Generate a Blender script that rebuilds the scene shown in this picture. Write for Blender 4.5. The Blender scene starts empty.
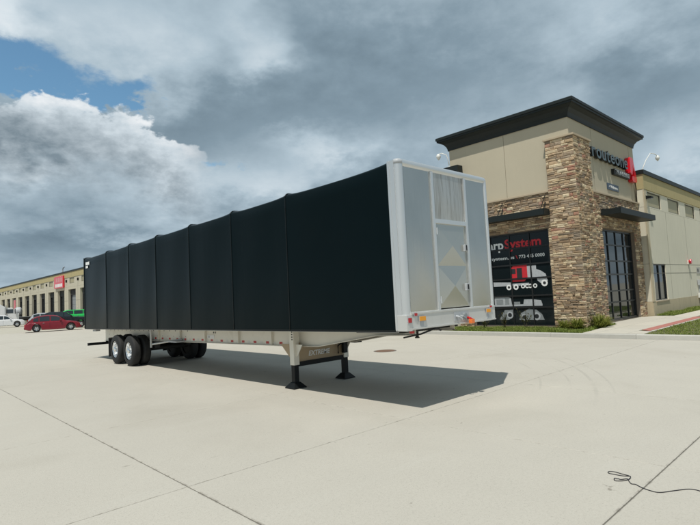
import bpy, bmesh, math, random
import numpy as np
from mathutils import Matrix, Vector
random.seed(7); rng = np.random.default_rng(7)
S = bpy.context.scene
COL = S.collection
R = math.radians

# ------------------------------------------------------------------ camera
CAM_H, YAW, PITCH, ROLL, FPX = 1.943, R(46.37), R(3.85), R(-2.87), 506.1
cy, sy, cp, sp = math.cos(YAW), math.sin(YAW), math.cos(PITCH), math.sin(PITCH)
fw = Vector((cy*cp, sy*cp, sp)); rt = Vector((sy, -cy, 0)); up = rt.cross(fw)
c_, s_ = math.cos(ROLL), math.sin(ROLL)
r2 = c_*rt + s_*up; u2 = -s_*rt + c_*up
cd = bpy.data.cameras.new('camera'); cam = bpy.data.objects.new('camera', cd); COL.objects.link(cam)
cam.matrix_world = Matrix(((r2.x, u2.x, -fw.x, 0), (r2.y, u2.y, -fw.y, 0), (r2.z, u2.z, -fw.z, CAM_H), (0, 0, 0, 1)))
cd.sensor_width = 36; cd.sensor_fit = 'HORIZONTAL'; cd.lens = FPX/700*36
cd.clip_start = .05; cd.clip_end = 5000
S.camera = cam

# ------------------------------------------------------------------ sun, sky, exposure
SUN_DX, SUN_DY = .445, .205                     # shadow run per metre of height
sun_el = math.atan2(1, math.hypot(SUN_DX, SUN_DY))
sl = bpy.data.lights.new('sun', 'SUN'); sun = bpy.data.objects.new('sun', sl); COL.objects.link(sun)
sl.energy = 3.6; sl.angle = R(.53); sl.color = (1, .955, .87)
sun.rotation_euler = Vector((SUN_DX, SUN_DY, -1)).to_track_quat('-Z', 'Y').to_euler()
sun.location = (-20, -8, 40)
try: S.cycles.caustics_reflective = True; S.cycles.blur_glossy = .0
except Exception: pass
S.view_settings.view_transform = 'Standard'; S.view_settings.look = 'None'
S.view_settings.exposure = 0; S.view_settings.gamma = 1; S.view_settings.use_curve_mapping = False

W = bpy.data.worlds.new('World'); S.world = W; W.use_nodes = True
wt = W.node_tree; wt.nodes.clear()
class G:
    """tiny node-graph helper"""
    def __init__(s, t): s.t = t
    def n(s, typ, **kw):
        o = s.t.nodes.new(typ)
        for k, v in kw.items(): setattr(o, k, v)
        return o
    def put(s, sock, v):
        if hasattr(v, 'is_output'): s.t.links.new(v, sock)
        else: sock.default_value = v
    def m(s, op, a, b=0., c=None, clamp=False):
        o = s.n('ShaderNodeMath', operation=op, use_clamp=clamp)
        s.put(o.inputs[0], a); s.put(o.inputs[1], b)
        if c is not None: s.put(o.inputs[2], c)
        return o.outputs[0]
    def v(s, op, a, b=(0, 0, 0)):
        o = s.n('ShaderNodeVectorMath', operation=op); s.put(o.inputs[0], a); s.put(o.inputs[1], b); return o.outputs[0]
    def comb(s, x, y, z):
        o = s.n('ShaderNodeCombineXYZ'); s.put(o.inputs[0], x); s.put(o.inputs[1], y); s.put(o.inputs[2], z); return o.outputs[0]
    def noise(s, vec, scale, detail=4, rough=.5, lac=2., dist=0.):
        o = s.n('ShaderNodeTexNoise'); s.put(o.inputs['Vector'], vec)
        for k, val in (('Scale', scale), ('Detail', detail), ('Roughness', rough), ('Lacunarity', lac), ('Distortion', dist)): o.inputs[k].default_value = val
        return o.outputs['Fac']
    def ss(s, x, a, b, lo=0., hi=1.):
        o = s.n('ShaderNodeMapRange', interpolation_type='SMOOTHSTEP'); s.put(o.inputs[0], x)
        for i, val in ((1, a), (2, b), (3, lo), (4, hi)): s.put(o.inputs[i], val)
        return o.outputs[0]
    def mix(s, f, a, b):
        o = s.n('ShaderNodeMix', data_type='RGBA'); s.put(o.inputs[0], f); s.put(o.inputs[6], a); s.put(o.inputs[7], b); return o.outputs[2]
    def ramp(s, f, stops, interp='LINEAR'):
        o = s.n('ShaderNodeValToRGB'); s.put(o.inputs[0], f); cr = o.color_ramp; cr.interpolation = interp
        while len(cr.elements) < len(stops): cr.elements.new(.5)
        for e, (p, c) in zip(cr.elements, stops): e.position = p; e.color = c if len(c) == 4 else (*c, 1)
        return o.outputs[0]
g = G(wt)
tc = g.n('ShaderNodeTexCoord').outputs['Generated']
sx = g.n('ShaderNodeSeparateXYZ'); wt.links.new(tc, sx.inputs[0])
dx, dy, dz = sx.outputs
DEG = 57.29578
az = g.m('MULTIPLY', g.m('ARCTAN2', dy, dx), DEG)
el = g.m('MULTIPLY', g.m('ARCSINE', dz), DEG)
# cloud-plane coordinates: clouds flatten and crowd towards the horizon
zz = g.m('ADD', g.m('MAXIMUM', dz, 0.), .22)
pv = g.comb(g.m('DIVIDE', dx, zz), g.m('DIVIDE', dy, zz), 0.)
pd = g.v('MULTIPLY', tc, (1, 1, 1.7))
n_big = g.noise(pv, 1.1, 1, .5)
n_mid = g.noise(pv, 2.6, 5, .56)
n_puff = g.noise(pd, 11., 6, .6)
n_fine = g.noise(pd, 30., 4, .62)
wob = g.m('SUBTRACT', n_puff, .5); wob2 = g.m('SUBTRACT', n_mid, .5)
azw = g.m('ADD', az, g.m('MULTIPLY', wob2, 16.)); elw = g.m('ADD', el, g.m('ADD', g.m('MULTIPLY', wob, 7.), g.m('MULTIPLY', wob2, 5.)))
def gauss(a0, e0, sa, se, A=azw, E=elw, tilt=0.):
    da = g.m('SUBTRACT', A, a0); de = g.m('SUBTRACT', g.m('SUBTRACT', E, e0), g.m('MULTIPLY', da, tilt))
    q = g.m('ADD', g.m('POWER', g.m('DIVIDE', da, sa), 2.), g.m('POWER', g.m('DIVIDE', de, se), 2.))
    return g.m('EXPONENT', g.m('MULTIPLY', q, -1.))
B = g.m('ADD', .33, g.m('MULTIPLY', wob2, .50))
B = g.m('ADD', B, g.m('MULTIPLY', wob, .26))
B = g.m('ADD', B, g.m('MULTIPLY', g.m('SUBTRACT', n_big, .5), .25))
B = g.m('ADD', B, g.m('MULTIPLY', g.m('SUBTRACT', n_fine, .5), .10))
for a0, e0, sa, se, amp, tl in ((73, 27, 12, 5, .24, 0), (55.5, 25.5, 3.2, 2.6, .34, -.3), (57.5, 30, 3, 3, .16, 0), (49, 16.8, 4.5, 1.7, .34, 0), (64, 19, 6.5, 3., -.16, -.35),
                            (40, 24, 11, 6, -.12, 0), (31, 18, 9, 3, .10, 0), (19, 28, 7, 4, .07, 0), (13, 20, 7, 4, -.10, 0), (12.5, 12, 4, 3, .26, 0), (24, 12, 6, 3, .12, 0),
                            (74, 6.8, 8, 1.0, -.14, .05), (80, 13.5, 4.5, 1.6, .30, -.2), (79, 16.8, 5, 1.6, -.16, -.2), (70, 12, 7, 3, .14, 0), (57, 13.2, 8, 2.6, .26, 0), (19, 26, 6, 4, .08, 0), (12, 18, 5, 3, -.05, 0), (5, 22, 14, 9, .05, 0), (81, 27.5, 3.5, 2.4, .30, 0)):
    B = g.m('ADD', B, g.m('MULTIPLY', gauss(a0, e0, sa, se, tilt=tl), amp))
B = g.m('ADD', B, g.ss(el, 6., 0., 0., .22))
deck = g.ramp(B, [(0., (.135, .195, .245)), (.25, (.235, .32, .385)), (.5, (.43, .535, .61)), (.75, (.66, .745, .80)), (1., (.86, .89, .91))])
sky = g.n('ShaderNodeTexSky', sky_type='NISHITA', sun_disc=False)
sky.sun_elevation = sun_el; sky.sun_rotation = math.atan2(-SUN_DX, -SUN_DY)
sky.air_density = 1.0; sky.dust_density = .6; sky.ozone_density = 1.5
skyc = g.v('MULTIPLY', sky.outputs[0], (.104, .136, .131))
# the gap of blue on the left
gap = g.m('ADD', gauss(80.5, 22.8, 8.5, 2.6), g.m('MULTIPLY', gauss(72, 20.9, 3.8, 1.6, tilt=-.5), .75))
gap = g.m('MAXIMUM', gap, g.m('MULTIPLY', gauss(61, 15.6, 3.2, .8), .42))
gapm = g.ss(g.m('ADD', gap, g.m('MULTIPLY', g.m('ADD', wob, g.m('MULTIPLY', g.m('SUBTRACT', n_fine, .5), .5)), 1.1)), .32, .66)
c1 = g.mix(gapm, deck, skyc)
# the cumulus bank below it: white sunlit tops, greyer towards its foot
az01 = g.m('DIVIDE', az, 90., clamp=True)
edge = g.ramp(az01, [(0., (.20,)*3), (.5, (.26,)*3), (.62, (.28,)*3), (.68, (.39,)*3), (.735, (.49,)*3), (.785, (.555,)*3), (.83, (.555,)*3), (1., (.50,)*3)])
edge = g.m('MULTIPLY', edge, 36.)
billow = g.m('ABSOLUTE', wob)
lump = g.m('SUBTRACT', .16, g.m('ABSOLUTE', g.m('SUBTRACT', g.noise(pd, 19., 2, .5), .5)))
depth = g.m('SUBTRACT', g.m('ADD', g.m('SUBTRACT', edge, el), g.m('MULTIPLY', wob, 7.)), g.m('MULTIPLY', g.m('SUBTRACT', .5, n_fine), 1.6))
depth = g.m('ADD', depth, g.m('MULTIPLY', lump, 5.))
inb = g.m('MULTIPLY', g.ss(depth, -.15, .55), g.m('MULTIPLY', g.ss(az, 60., 66.), g.ss(az, 100., 88.)))
bright = g.m('ADD', g.ss(depth, 5.2, .3, .24, .66), g.m('MULTIPLY', wob, .55))
bright = g.m('ADD', bright, g.m('MULTIPLY', g.m('SUBTRACT', n_fine, .5), .95))
bright = g.m('ADD', bright, g.m('MULTIPLY', lump, .8))
bright = g.m('SUBTRACT', bright, g.m('MULTIPLY', gauss(81.5, 17.0, 6., 2.4), .55))
cum = g.ramp(bright, [(0., (.20, .26, .305)), (.35, (.40, .47, .52)), (.62, (.60, .68, .735)), (.95, (.84, .875, .90))])
fade = g.ss(depth, 10., 4.)
c2 = g.mix(g.m('MULTIPLY', inb, fade), c1, cum)
bgn = g.n('ShaderNodeBackground'); wt.links.new(c2, bgn.inputs[0]); bgn.inputs[1].default_value = 1.
wo = g.n('ShaderNodeOutputWorld'); wt.links.new(bgn.outputs[0], wo.inputs[0])
try: W.cycles.sampling_method = 'NONE'
except Exception: pass

# ------------------------------------------------------------------ materials
MATS = {}
def mat(name, col, rough=.6, metal=0., spec=.5, var=.12, scale=3., bump=0., bscale=40., rnd=0., island=False, coat=0., streak=0., extra=None, emit=None, dirt=0., dirtcol=(.12, .1, .07)):
    if name in MATS: return MATS[name]
    m = bpy.data.materials.new(name); m.use_nodes = True; t = m.node_tree; k = G(t)
    b = t.nodes['Principled BSDF']; pos = k.n('ShaderNodeNewGeometry').outputs['Position']
    n1 = k.noise(pos, scale, 6, .6)
    c = k.mix(n1, tuple(x*(1-var) for x in col)+(1,), tuple(min(1, x*(1+var)) for x in col)+(1,))
    if streak:
        st = k.noise(k.v('MULTIPLY', pos, (7, 7, .35)), 1.3, 5, .6)
        c = k.mix(k.m('MULTIPLY', k.ss(st, .5, .75), streak), c, tuple(x*.55 for x in col)+(1,))
    if dirt:
        dn = k.noise(pos, scale*.6, 7, .65, dist=.5)
        c = k.mix(k.m('MULTIPLY', k.ss(dn, .52, .72), dirt), c, (*dirtcol, 1))
    if rnd:
        r_ = k.n('ShaderNodeNewGeometry').outputs['Random Per Island'] if island else k.n('ShaderNodeObjectInfo').outputs['Random']
        c = k.mix(1., c, c)
        hv = k.n('ShaderNodeHueSaturation'); t.links.new(c, hv.inputs['Color'])
        t.links.new(k.m('ADD', 1-rnd, k.m('MULTIPLY', r_, 2*rnd)), hv.inputs['Value'])
        c = hv.outputs[0]
    if extra: c = extra(k, c, pos, b)
    t.links.new(c, b.inputs['Base Color'])
    b.inputs['Roughness'].default_value = rough; b.inputs['Metallic'].default_value = metal
    b.inputs['Specular IOR Level'].default_value = spec; b.inputs['Coat Weight'].default_value = coat; b.inputs['Coat Roughness'].default_value = .04
    if bump:
        bn = k.n('ShaderNodeBump'); bn.inputs['Strength'].default_value = bump; bn.inputs['Distance'].default_value = .02
        t.links.new(k.noise(pos, bscale, 5, .6), bn.inputs['Height']); t.links.new(bn.outputs[0], b.inputs['Normal'])
    MATS[name] = m; return m

def conc_extra(k, c, pos, b):
    # aggregate speckle, broad stains, tyre arcs left by turning trucks
    sp_ = k.noise(pos, 55, 3, .7); c = k.mix(k.m('MULTIPLY', k.ss(sp_, .54, .74), .5), c, (.20, .19, .17, 1))
    sp2 = k.noise(pos, 160, 2, .6); c = k.mix(k.m('MULTIPLY', k.ss(sp2, .55, .8), .5), c, (.62, .60, .54, 1))
    st = k.noise(pos, .35, 6, .62, dist=.6); c = k.mix(k.m('MULTIPLY', k.ss(st, .48, .75), .26), c, (.33, .30, .245, 1))
    st2 = k.noise(k.v('MULTIPLY', pos, (.25, 1.6, 1)), .9, 5, .6); c = k.mix(k.m('MULTIPLY', k.ss(st2, .55, .8), .22), c, (.55, .54, .49, 1))
    pits = k.noise(pos, 3.2, 2, .4); pit2 = k.noise(pos, 14, 3, .6)
    c = k.mix(k.m('MULTIPLY', k.m('MULTIPLY', k.ss(pits, .66, .74), k.ss(pit2, .56, .66)), .6), c, (.16, .14, .11, 1))
    sx_ = k.n('ShaderNodeSeparateXYZ'); k.t.links.new(pos, sx_.inputs[0]); px, py, _ = sx_.outputs
    # spalled, dirty edges along the saw-cut joints
    n_j = k.noise(pos, 7., 4, .7); dj = None
    for q, at, wj in ((px, 2.5, .030), (py, 1.73, .028), (py, 5.31, .018), (px, 6.08, .012), (py, 8.89, .012), (px, 9.66, .012)):
        d = k.m('ABSOLUTE', k.m('SUBTRACT', q, at)); m_ = k.ss(k.m('DIVIDE', d, wj), 1., .25)
        dj = m_ if dj is None else k.m('MAXIMUM', dj, m_)
    c = k.mix(k.m('MULTIPLY', k.m('MULTIPLY', dj, k.ss(n_j, .44, .66)), .75), c, (.19, .17, .14, 1))
    # pock marks and oil specks
    pk = k.noise(pos, 6.5, 3, .55); gr0 = k.noise(pos, 30., 2, .6); c = k.mix(k.m('MULTIPLY', k.m('MULTIPLY', k.ss(pk, .755, .795), k.ss(gr0, .42, .55)), .55), c, (.18, .16, .13, 1))
    gr = k.noise(pos, 24, 4, .75); c = k.mix(k.m('MULTIPLY', k.ss(gr, .40, .72), .16), c, (.30, .28, .235, 1))
    arc = None
    for cx, cy_, r0, w_ in ((5.8, 13.2, 9.2, .035), (5.8, 13.2, 9.75, .03), (5.2, 14.5, 11.6, .05), (5.2, 14.5, 11.9, .03)):
        d = k.m('SQRT', k.m('ADD', k.m('POWER', k.m('SUBTRACT', px, cx), 2.), k.m('POWER', k.m('SUBTRACT', py, cy_), 2.)))
        a = k.ss(k.m('ABSOLUTE', k.m('SUBTRACT', d, r0)), w_, w_*.3)
        arc = a if arc is None else k.m('MAXIMUM', arc, a)
    br = k.noise(pos, .5, 4, .6)
    c = k.mix(k.m('MULTIPLY', k.m('MULTIPLY', arc, k.m('MULTIPLY', k.ss(br, .40, .60), k.ss(px, 8.3, 9.6))), .17), c, (.17, .16, .145, 1))
    return c
CONC = mat('concrete', (.492, .466, .408), .85, spec=.25, var=.05, scale=1.2, bump=.25, bscale=70, rnd=.018, extra=conc_extra)
CONC_FAR = mat('concrete_far', (.47, .445, .375), .9, spec=.2, var=.07, scale=.25, extra=conc_extra)
KERB = mat('kerb_concrete', (.47, .46, .42), .9, spec=.2, var=.12, scale=4, bump=.3, rnd=.05)
WALK = mat('walk_concrete', (.53, .50, .43), .9, spec=.2, var=.08, scale=2.5, bump=.2, rnd=.04)
SEAL = mat('joint_sealant', (.15, .14, .12), .8, var=.3, scale=9)
REDP = mat('red_paver', (.42, .17, .14), .85, var=.15, scale=8, bump=.3)
SOIL = mat('soil', (.10, .085, .05), .95, var=.4, scale=7, bump=.6, bscale=30)
STUCCO = mat('stucco', (.50, .45, .345), .9, spec=.2, var=.06, scale=.9, bump=.25, bscale=120, streak=.05)
TAN = mat('tan_stucco', (.56, .48, .34), .9, spec=.2, var=.07, scale=1.4, bump=.2, bscale=120, streak=.12)
PRECAST = mat('precast', (.68, .645, .53), .9, spec=.2, var=.06, scale=.7, bump=.15, bscale=90, streak=.16)
DOCKW = mat('dock_precast', (.53, .49, .39), .9, spec=.2, var=.07, scale=.5, bump=.15, bscale=90, streak=.2)  # the wing's precast again, colour darkened to offset stronger sun on this face
OLIVE = mat('olive_band', (.44, .375, .205), .9, spec=.2, var=.08, scale=.8, bump=.15, bscale=90, streak=.3)
PLINTH = mat('plinth', (.50, .43, .30), .9, spec=.2, var=.1, scale=1.5, bump=.2, streak=.45)
CAPM = mat('dark_metal_cap', (.013, .018, .018), .5, var=.2, scale=2, spec=.3)
BLACKM = mat('black_steel', (.008, .010, .011), .5, var=.3, scale=5, spec=.25)
FRAME = mat('black_frame', (.012, .013, .014), .4, var=.2)
def stone_extra_f(island):
    def f(k, c, pos, b):
        r_ = k.n('ShaderNodeNewGeometry').outputs['Random Per Island'] if island else k.n('ShaderNodeObjectInfo').outputs['Random']
        base = k.ramp(r_, [(0., (0.277, 0.190, 0.116)), (.14, (0.501, 0.364, 0.223)), (.3, (0.402, 0.282, 0.175)), (.42, (0.676, 0.537, 0.353)), (.55, (0.351, 0.267, 0.188)), (.68, (0.584, 0.422, 0.267)), (.78, (0.435, 0.221, 0.152)), (.84, (0.742, 0.613, 0.415)), (.93, (0.240, 0.190, 0.140)), (1., (0.564, 0.460, 0.311))], 'CONSTANT')
        n_ = k.noise(pos, 9, 6, .65); n2 = k.noise(pos, 2.2, 4, .6)
        c = k.mix(k.m('MULTIPLY', k.ss(n_, .35, .75), .55), base, (.24, .185, .14, 1))
        return k.mix(k.m('MULTIPLY', k.ss(n2, .45, .7), .3), c, (.60, .53, .42, 1))
    return f
STONE_P = mat('ledge_stone', (.4, .3, .2), .9, spec=.25, bump=.7, bscale=22, extra=stone_extra_f(False))
STONE_S = mat('ledge_stone_joined', (.4, .3, .2), .9, spec=.25, bump=.7, bscale=22, extra=stone_extra_f(True))
MORTAR = mat('mortar', (.22, .18, .14), .95, var=.25, scale=12)
LEDGE = mat('ledge_cap', (.44, .36, .255), .85, var=.12, scale=5, bump=.3)
def glass_mat(name, tint, rough=.04, spec=.55):
    return mat(name, tint, rough, spec=spec, var=.1, scale=.6)
GLASS = glass_mat('dark_glass', (.010, .016, .019))
PRINTED = mat('printed_pane', (.008, .013, .015), .16, spec=.35, var=.2, scale=1)
HIGHP = mat('clerestory_panel', (.38, .345, .225), .6, var=.1, scale=1.2, streak=.2)
PR_WHITE = mat('print_white', (.80, .81, .80), .5, var=.05)
PR_GREY = mat('print_grey', (.24, .26, .27), .5, var=.35, scale=9)
PR_LGREY = mat('print_light_grey', (.42, .44, .46), .5, var=.3, scale=9)
PR_RED = mat('print_red', (.55, .02, .03), .5, var=.1)
PR_BLACK = mat('print_black', (.02, .022, .025), .5)
RED_SIGN = mat('red_acrylic', (.72, .015, .03), .28, var=.06, coat=.3)
LETTER = mat('letter_face', (.085, .12, .135), .4, var=.1)
NAVY = mat('navy_plate', (.05, .075, .11), .4)
WHITEP = mat('white_paint', (.74, .74, .71), .45, var=.04)
# trailer
def tarp_extra(k, c, pos, b):
    wr = k.noise(k.v('MULTIPLY', pos, (1, 3.0, .22)), 1.2, 5, .55); w2 = k.noise(pos, 420, 2, .5)
    bn = k.n('ShaderNodeBump'); bn.inputs['Strength'].default_value = .10; bn.inputs['Distance'].default_value = .03
    k.t.links.new(k.m('ADD', wr, k.m('MULTIPLY', w2, .03)), bn.inputs['Height']); k.t.links.new(bn.outputs[0], b.inputs['Normal'])
    d = k.noise(pos, .8, 6, .65)
    return k.mix(k.m('MULTIPLY', k.ss(d, .5, .8), .35), c, (.0055, .009, .0095, 1))
TARP = mat('black_tarp', (.0030, .0076, .0092), .20, spec=.05, var=.12, scale=1.5, extra=tarp_extra)
HEM = mat('tarp_hem', (.005, .008, .009), .4, var=.2, spec=.2)
def brushed(k, c, pos, b):
    st = k.noise(k.v('MULTIPLY', pos, (26, 26, .5)), 1.4, 4, .6)
    mott = k.noise(pos, 1.1, 5, .6)
    k.t.links.new(k.ss(mott, .3, .7, .19, .27), b.inputs['Roughness'])
    return k.mix(k.m('MULTIPLY', k.ss(st, .45, .75), .3), c, (.47, .462, .43, 1))
ALU = mat('sheet_aluminium', (.55, .54, .50), .36, metal=1., var=.07, scale=1.5, extra=brushed)
def stained(k, c, pos, b):
    st = k.noise(k.v('MULTIPLY', pos, (11, 11, .4)), 1.6, 5, .65)
    return k.mix(k.ss(st, .4, .68), c, (.36, .345, .315, 1))
ALU_ST = mat('stained_aluminium', (.58, .58, .56), .5, metal=.9, var=.1, scale=2, extra=stained)
ALU_FR = mat('aluminium_frame', (.70, .715, .72), .38, metal=.75, var=.05, scale=2)
ALU_W = mat('pale_aluminium', (.62, .62, .60), .45, metal=.35, var=.05, scale=2.5, dirt=.18, dirtcol=(.4, .37, .31))
ALU_DOOR = mat('door_aluminium', (.54, .535, .49), .22, metal=.85, var=.05, scale=2)
BEAM = mat('beam_aluminium', (.78, .75, .66), .5, metal=.25, var=.06, scale=3, dirt=.3, dirtcol=(.42, .37, .29))
TANPL = mat('tan_plate', (.44, .335, .215), .6, var=.08, scale=3, dirt=.2, dirtcol=(.3, .22, .14))
RUBBER = mat('rubber', (.013, .0135, .014), .75, var=.3, scale=9, bump=.2, bscale=60)
DARKU = mat('underbody_dark', (.03, .03, .028), .8, var=.4, scale=5)
CHROME = mat('polished_alloy', (.86, .87, .88), .22, metal=1., var=.04, spec=.5)
TAPE_R = mat('reflective_red', (.50, .02, .02), .35)
TAPE_W = mat('reflective_white', (.70, .69, .64), .35)
AMBER = mat('amber_lens', (.80, .33, .02), .25)
ORANGE = mat('orange_plastic', (.85, .20, .04), .4)
REDL = mat('red_lens', (.45, .015, .02), .2)
WOOD = mat('deck_wood', (.11, .08, .05), .8, var=.3)

# ------------------------------------------------------------------ geometry helpers
class MB:
    def __init__(s): s.v = []; s.f = []
    def add(s, vs, fs):
        o = len(s.v); s.v += [tuple(p) for p in vs]; s.f += [tuple(i+o for i in f) for f in fs]; return s
    def box(s, x0, x1, y0, y1, z0, z1):
        return s.add([(x0, y0, z0), (x1, y0, z0), (x1, y1, z0), (x0, y1, z0), (x0, y0, z1), (x1, y0, z1), (x1, y1, z1), (x0, y1, z1)],
                     [(0, 3, 2, 1), (4, 5, 6, 7), (0, 1, 5, 4), (1, 2, 6, 5), (2, 3, 7, 6), (3, 0, 4, 7)])
    def prism(s, pts, d):                    # planar polygon (3d points) extruded by vector d
        n = len(pts); d = Vector(d); a = [Vector(p) for p in pts]
        nrm = Vector((0, 0, 0))
        for i in range(n): nrm += a[i].cross(a[(i+1) % n])
        if nrm.dot(d) > 0: a = a[::-1]
        return s.add(a+[p+d for p in a], [tuple(range(n)), tuple(range(2*n-1, n-1, -1))]+[(i, i+n, (i+1) % n+n, (i+1) % n) for i in range(n)])
    def tube(s, path, r, n=8, caps=True):
        P = [Vector(p) for p in path]; rs = r if isinstance(r, (list, tuple)) else [r]*len(P)
        ref = Vector((0, 0, 1)); vs = []; fs = []
        for i, p in enumerate(P):
            t = (P[min(i+1, len(P)-1)]-P[max(i-1, 0)]).normalized()
            a = t.cross(ref if abs(t.dot(ref)) < .95 else Vector((1, 0, 0))).normalized(); b = t.cross(a).normalized()
            for j in range(n):
                q = 2*math.pi*j/n; vs.append(p+(a*math.cos(q)+b*math.sin(q))*rs[i])
        for i in range(len(P)-1):
            for j in range(n): fs.append((i*n+j, (i)*n+(j+1) % n, (i+1)*n+(j+1) % n, (i+1)*n+j))
        if caps: fs += [tuple(range(n-1, -1, -1)), tuple(range((len(P)-1)*n, len(P)*n))]
        return s.add(vs, fs)
    def lathe(s, prof, axis='x', c=(0, 0, 0), n=32, caps=True):    # prof: (along axis, radius)
        vs = []; fs = []
        for a, r in prof:
            for j in range(n):
                q = 2*math.pi*j/n; u, w = r*math.cos(q), r*math.sin(q)
                p = {'x': (a, u, w), 'y': (u, a, w), 'z': (u, w, a)}[axis]
                vs.append((p[0]+c[0], p[1]+c[1], p[2]+c[2]))
        m_ = len(prof)
        for i in range(m_-1):
            for j in range(n): fs.append((i*n+j, i*n+(j+1) % n, (i+1)*n+(j+1) % n, (i+1)*n+j))
        if caps: fs += [tuple(range(n)), tuple(range((m_-1)*n, m_*n))]
        return s.add(vs, fs)
    def mesh(s, name, off=(0, 0, 0), smooth=False, bevel=0., fixn=True):
        m = bpy.data.meshes.new(name)
        m.from_pydata([(a-off[0], b-off[1], c-off[2]) for a, b, c in s.v], [], s.f)
        if fixn or bevel:
            bm = bmesh.new(); bm.from_mesh(m)
            if fixn: bmesh.ops.recalc_face_normals(bm, faces=bm.faces)
            if bevel: bmesh.ops.bevel(bm, geom=[e for e in bm.edges if len(e.link_faces) == 2 and e.calc_face_angle(0) > .6], offset=bevel, segments=2, affect='EDGES', profile=.6)
            bm.to_mesh(m); bm.free()
        if smooth: m.shade_smooth() if smooth is True else None
        if smooth == 'auto':
            m.shade_smooth(); m.set_sharp_from_angle(angle=R(38))
        return m
ROOT = {}
def link(name, mesh, m, parent=None, loc=(0, 0, 0)):
    o = bpy.data.objects.new(name, mesh); COL.objects.link(o)
    if mesh is not None and m is not None and not mesh.materials: mesh.materials.append(m)
    o.location = loc
    if parent is not None: o.parent = parent
    return o
def org(o):
    while o.parent: o = o.parent
    return ROOT.get(o.name, (0, 0, 0))
def part(name, mb, m, parent, **kw):         # mb in the same coordinates as the thing's base
    lab = kw.pop('label', None)
    o = link(name, mb.mesh(name, org(parent), **kw), m, parent)
    if lab: o['label'] = lab
    return o
def tag(o, label, cat, group=None, kind=None):
    o['label'] = label; o['category'] = cat
    if group: o['group'] = group
    if kind: o['kind'] = kind
    return o
def thing(name, label, cat, loc=(0, 0, 0), rotz=0, group=None, local=False):
    o = bpy.data.objects.new(name, None); COL.objects.link(o); o.empty_display_size = .3
    o.location = loc; o.rotation_euler.z = rotz
    ROOT[o.name] = (0, 0, 0) if local else tuple(loc)
    return tag(o, label, cat, group)
def struct(name, mb, m, label, cat, **kw):
    o = link(name, mb.mesh(name, **kw), m); tag(o, label, cat, kind='structure'); return o
def B1(*a): return MB().box(*a)
def text_mesh(txt, size, depth, bold=0.):
    cu = bpy.data.curves.new('t', 'FONT'); cu.body = txt; cu.size = size; cu.extrude = depth; cu.offset = bold; cu.resolution_u = 3
    o = bpy.data.objects.new('t', cu); COL.objects.link(o); bpy.context.view_layer.update()
    m = bpy.data.meshes.new_from_object(o.evaluated_get(bpy.context.evaluated_depsgraph_get()))
    bpy.data.objects.remove(o); bpy.data.curves.remove(cu); m.materials.clear(); return m
def place_text(name, txt, size, depth, p0, ux, uz, m, parent, bold=0., width=None, shear=0.):
    """text from p0 running along ux, rising along uz, standing off by depth along ux x uz"""
    me = text_mesh(txt, size, depth, bold); ux = Vector(ux); uz = Vector(uz); n_ = ux.cross(uz)
    co = np.empty(len(me.vertices)*3, dtype=np.float32); me.vertices.foreach_get('co', co); co = co.reshape(-1, 3)
    x0 = co[:, 0].min(); co[:, 0] -= x0
    if width: co[:, 0] *= width/max(co[:, 0].max(), 1e-6)
    co[:, 0] += co[:, 1]*shear
    o0 = Vector(p0)-Vector(org(parent))
    out = np.outer(co[:, 0], ux)+np.outer(co[:, 1], uz)+np.outer(co[:, 2], n_)+np.array(o0)
    me.vertices.foreach_set('co', out.astype(np.float32).ravel()); me.update()
    return link(name, me, m, parent)
def black_sides(me, axis):
    me.materials.append(FRAME)
    for p in me.polygons: p.material_index = 0 if abs(p.normal[axis]) > .7 else 1
def letters(names, txt, size, depth, p0, ux, uz, m, parent, bold, total, gap=.06):
    ws = []; 
    for ch in txt:
        me = text_mesh(ch, size, depth, bold); co = np.empty(len(me.vertices)*3, dtype=np.float32); me.vertices.foreach_get('co', co); co = co.reshape(-1, 3)
        ws.append((me, co[:, 0].min(), co[:, 0].max()-co[:, 0].min()))
    k = (total-gap*(len(txt)-1))/sum(w for _, _, w in ws); x = 0; ux = Vector(ux); out = []
    for ch, (me, _, w) in zip(txt, ws):
        bpy.data.meshes.remove(me)
        out.append(place_text(names, ch, size, depth, Vector(p0)+ux*x, ux, uz, m, parent, bold, width=w*k)); x += w*k+gap
    return out

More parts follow.
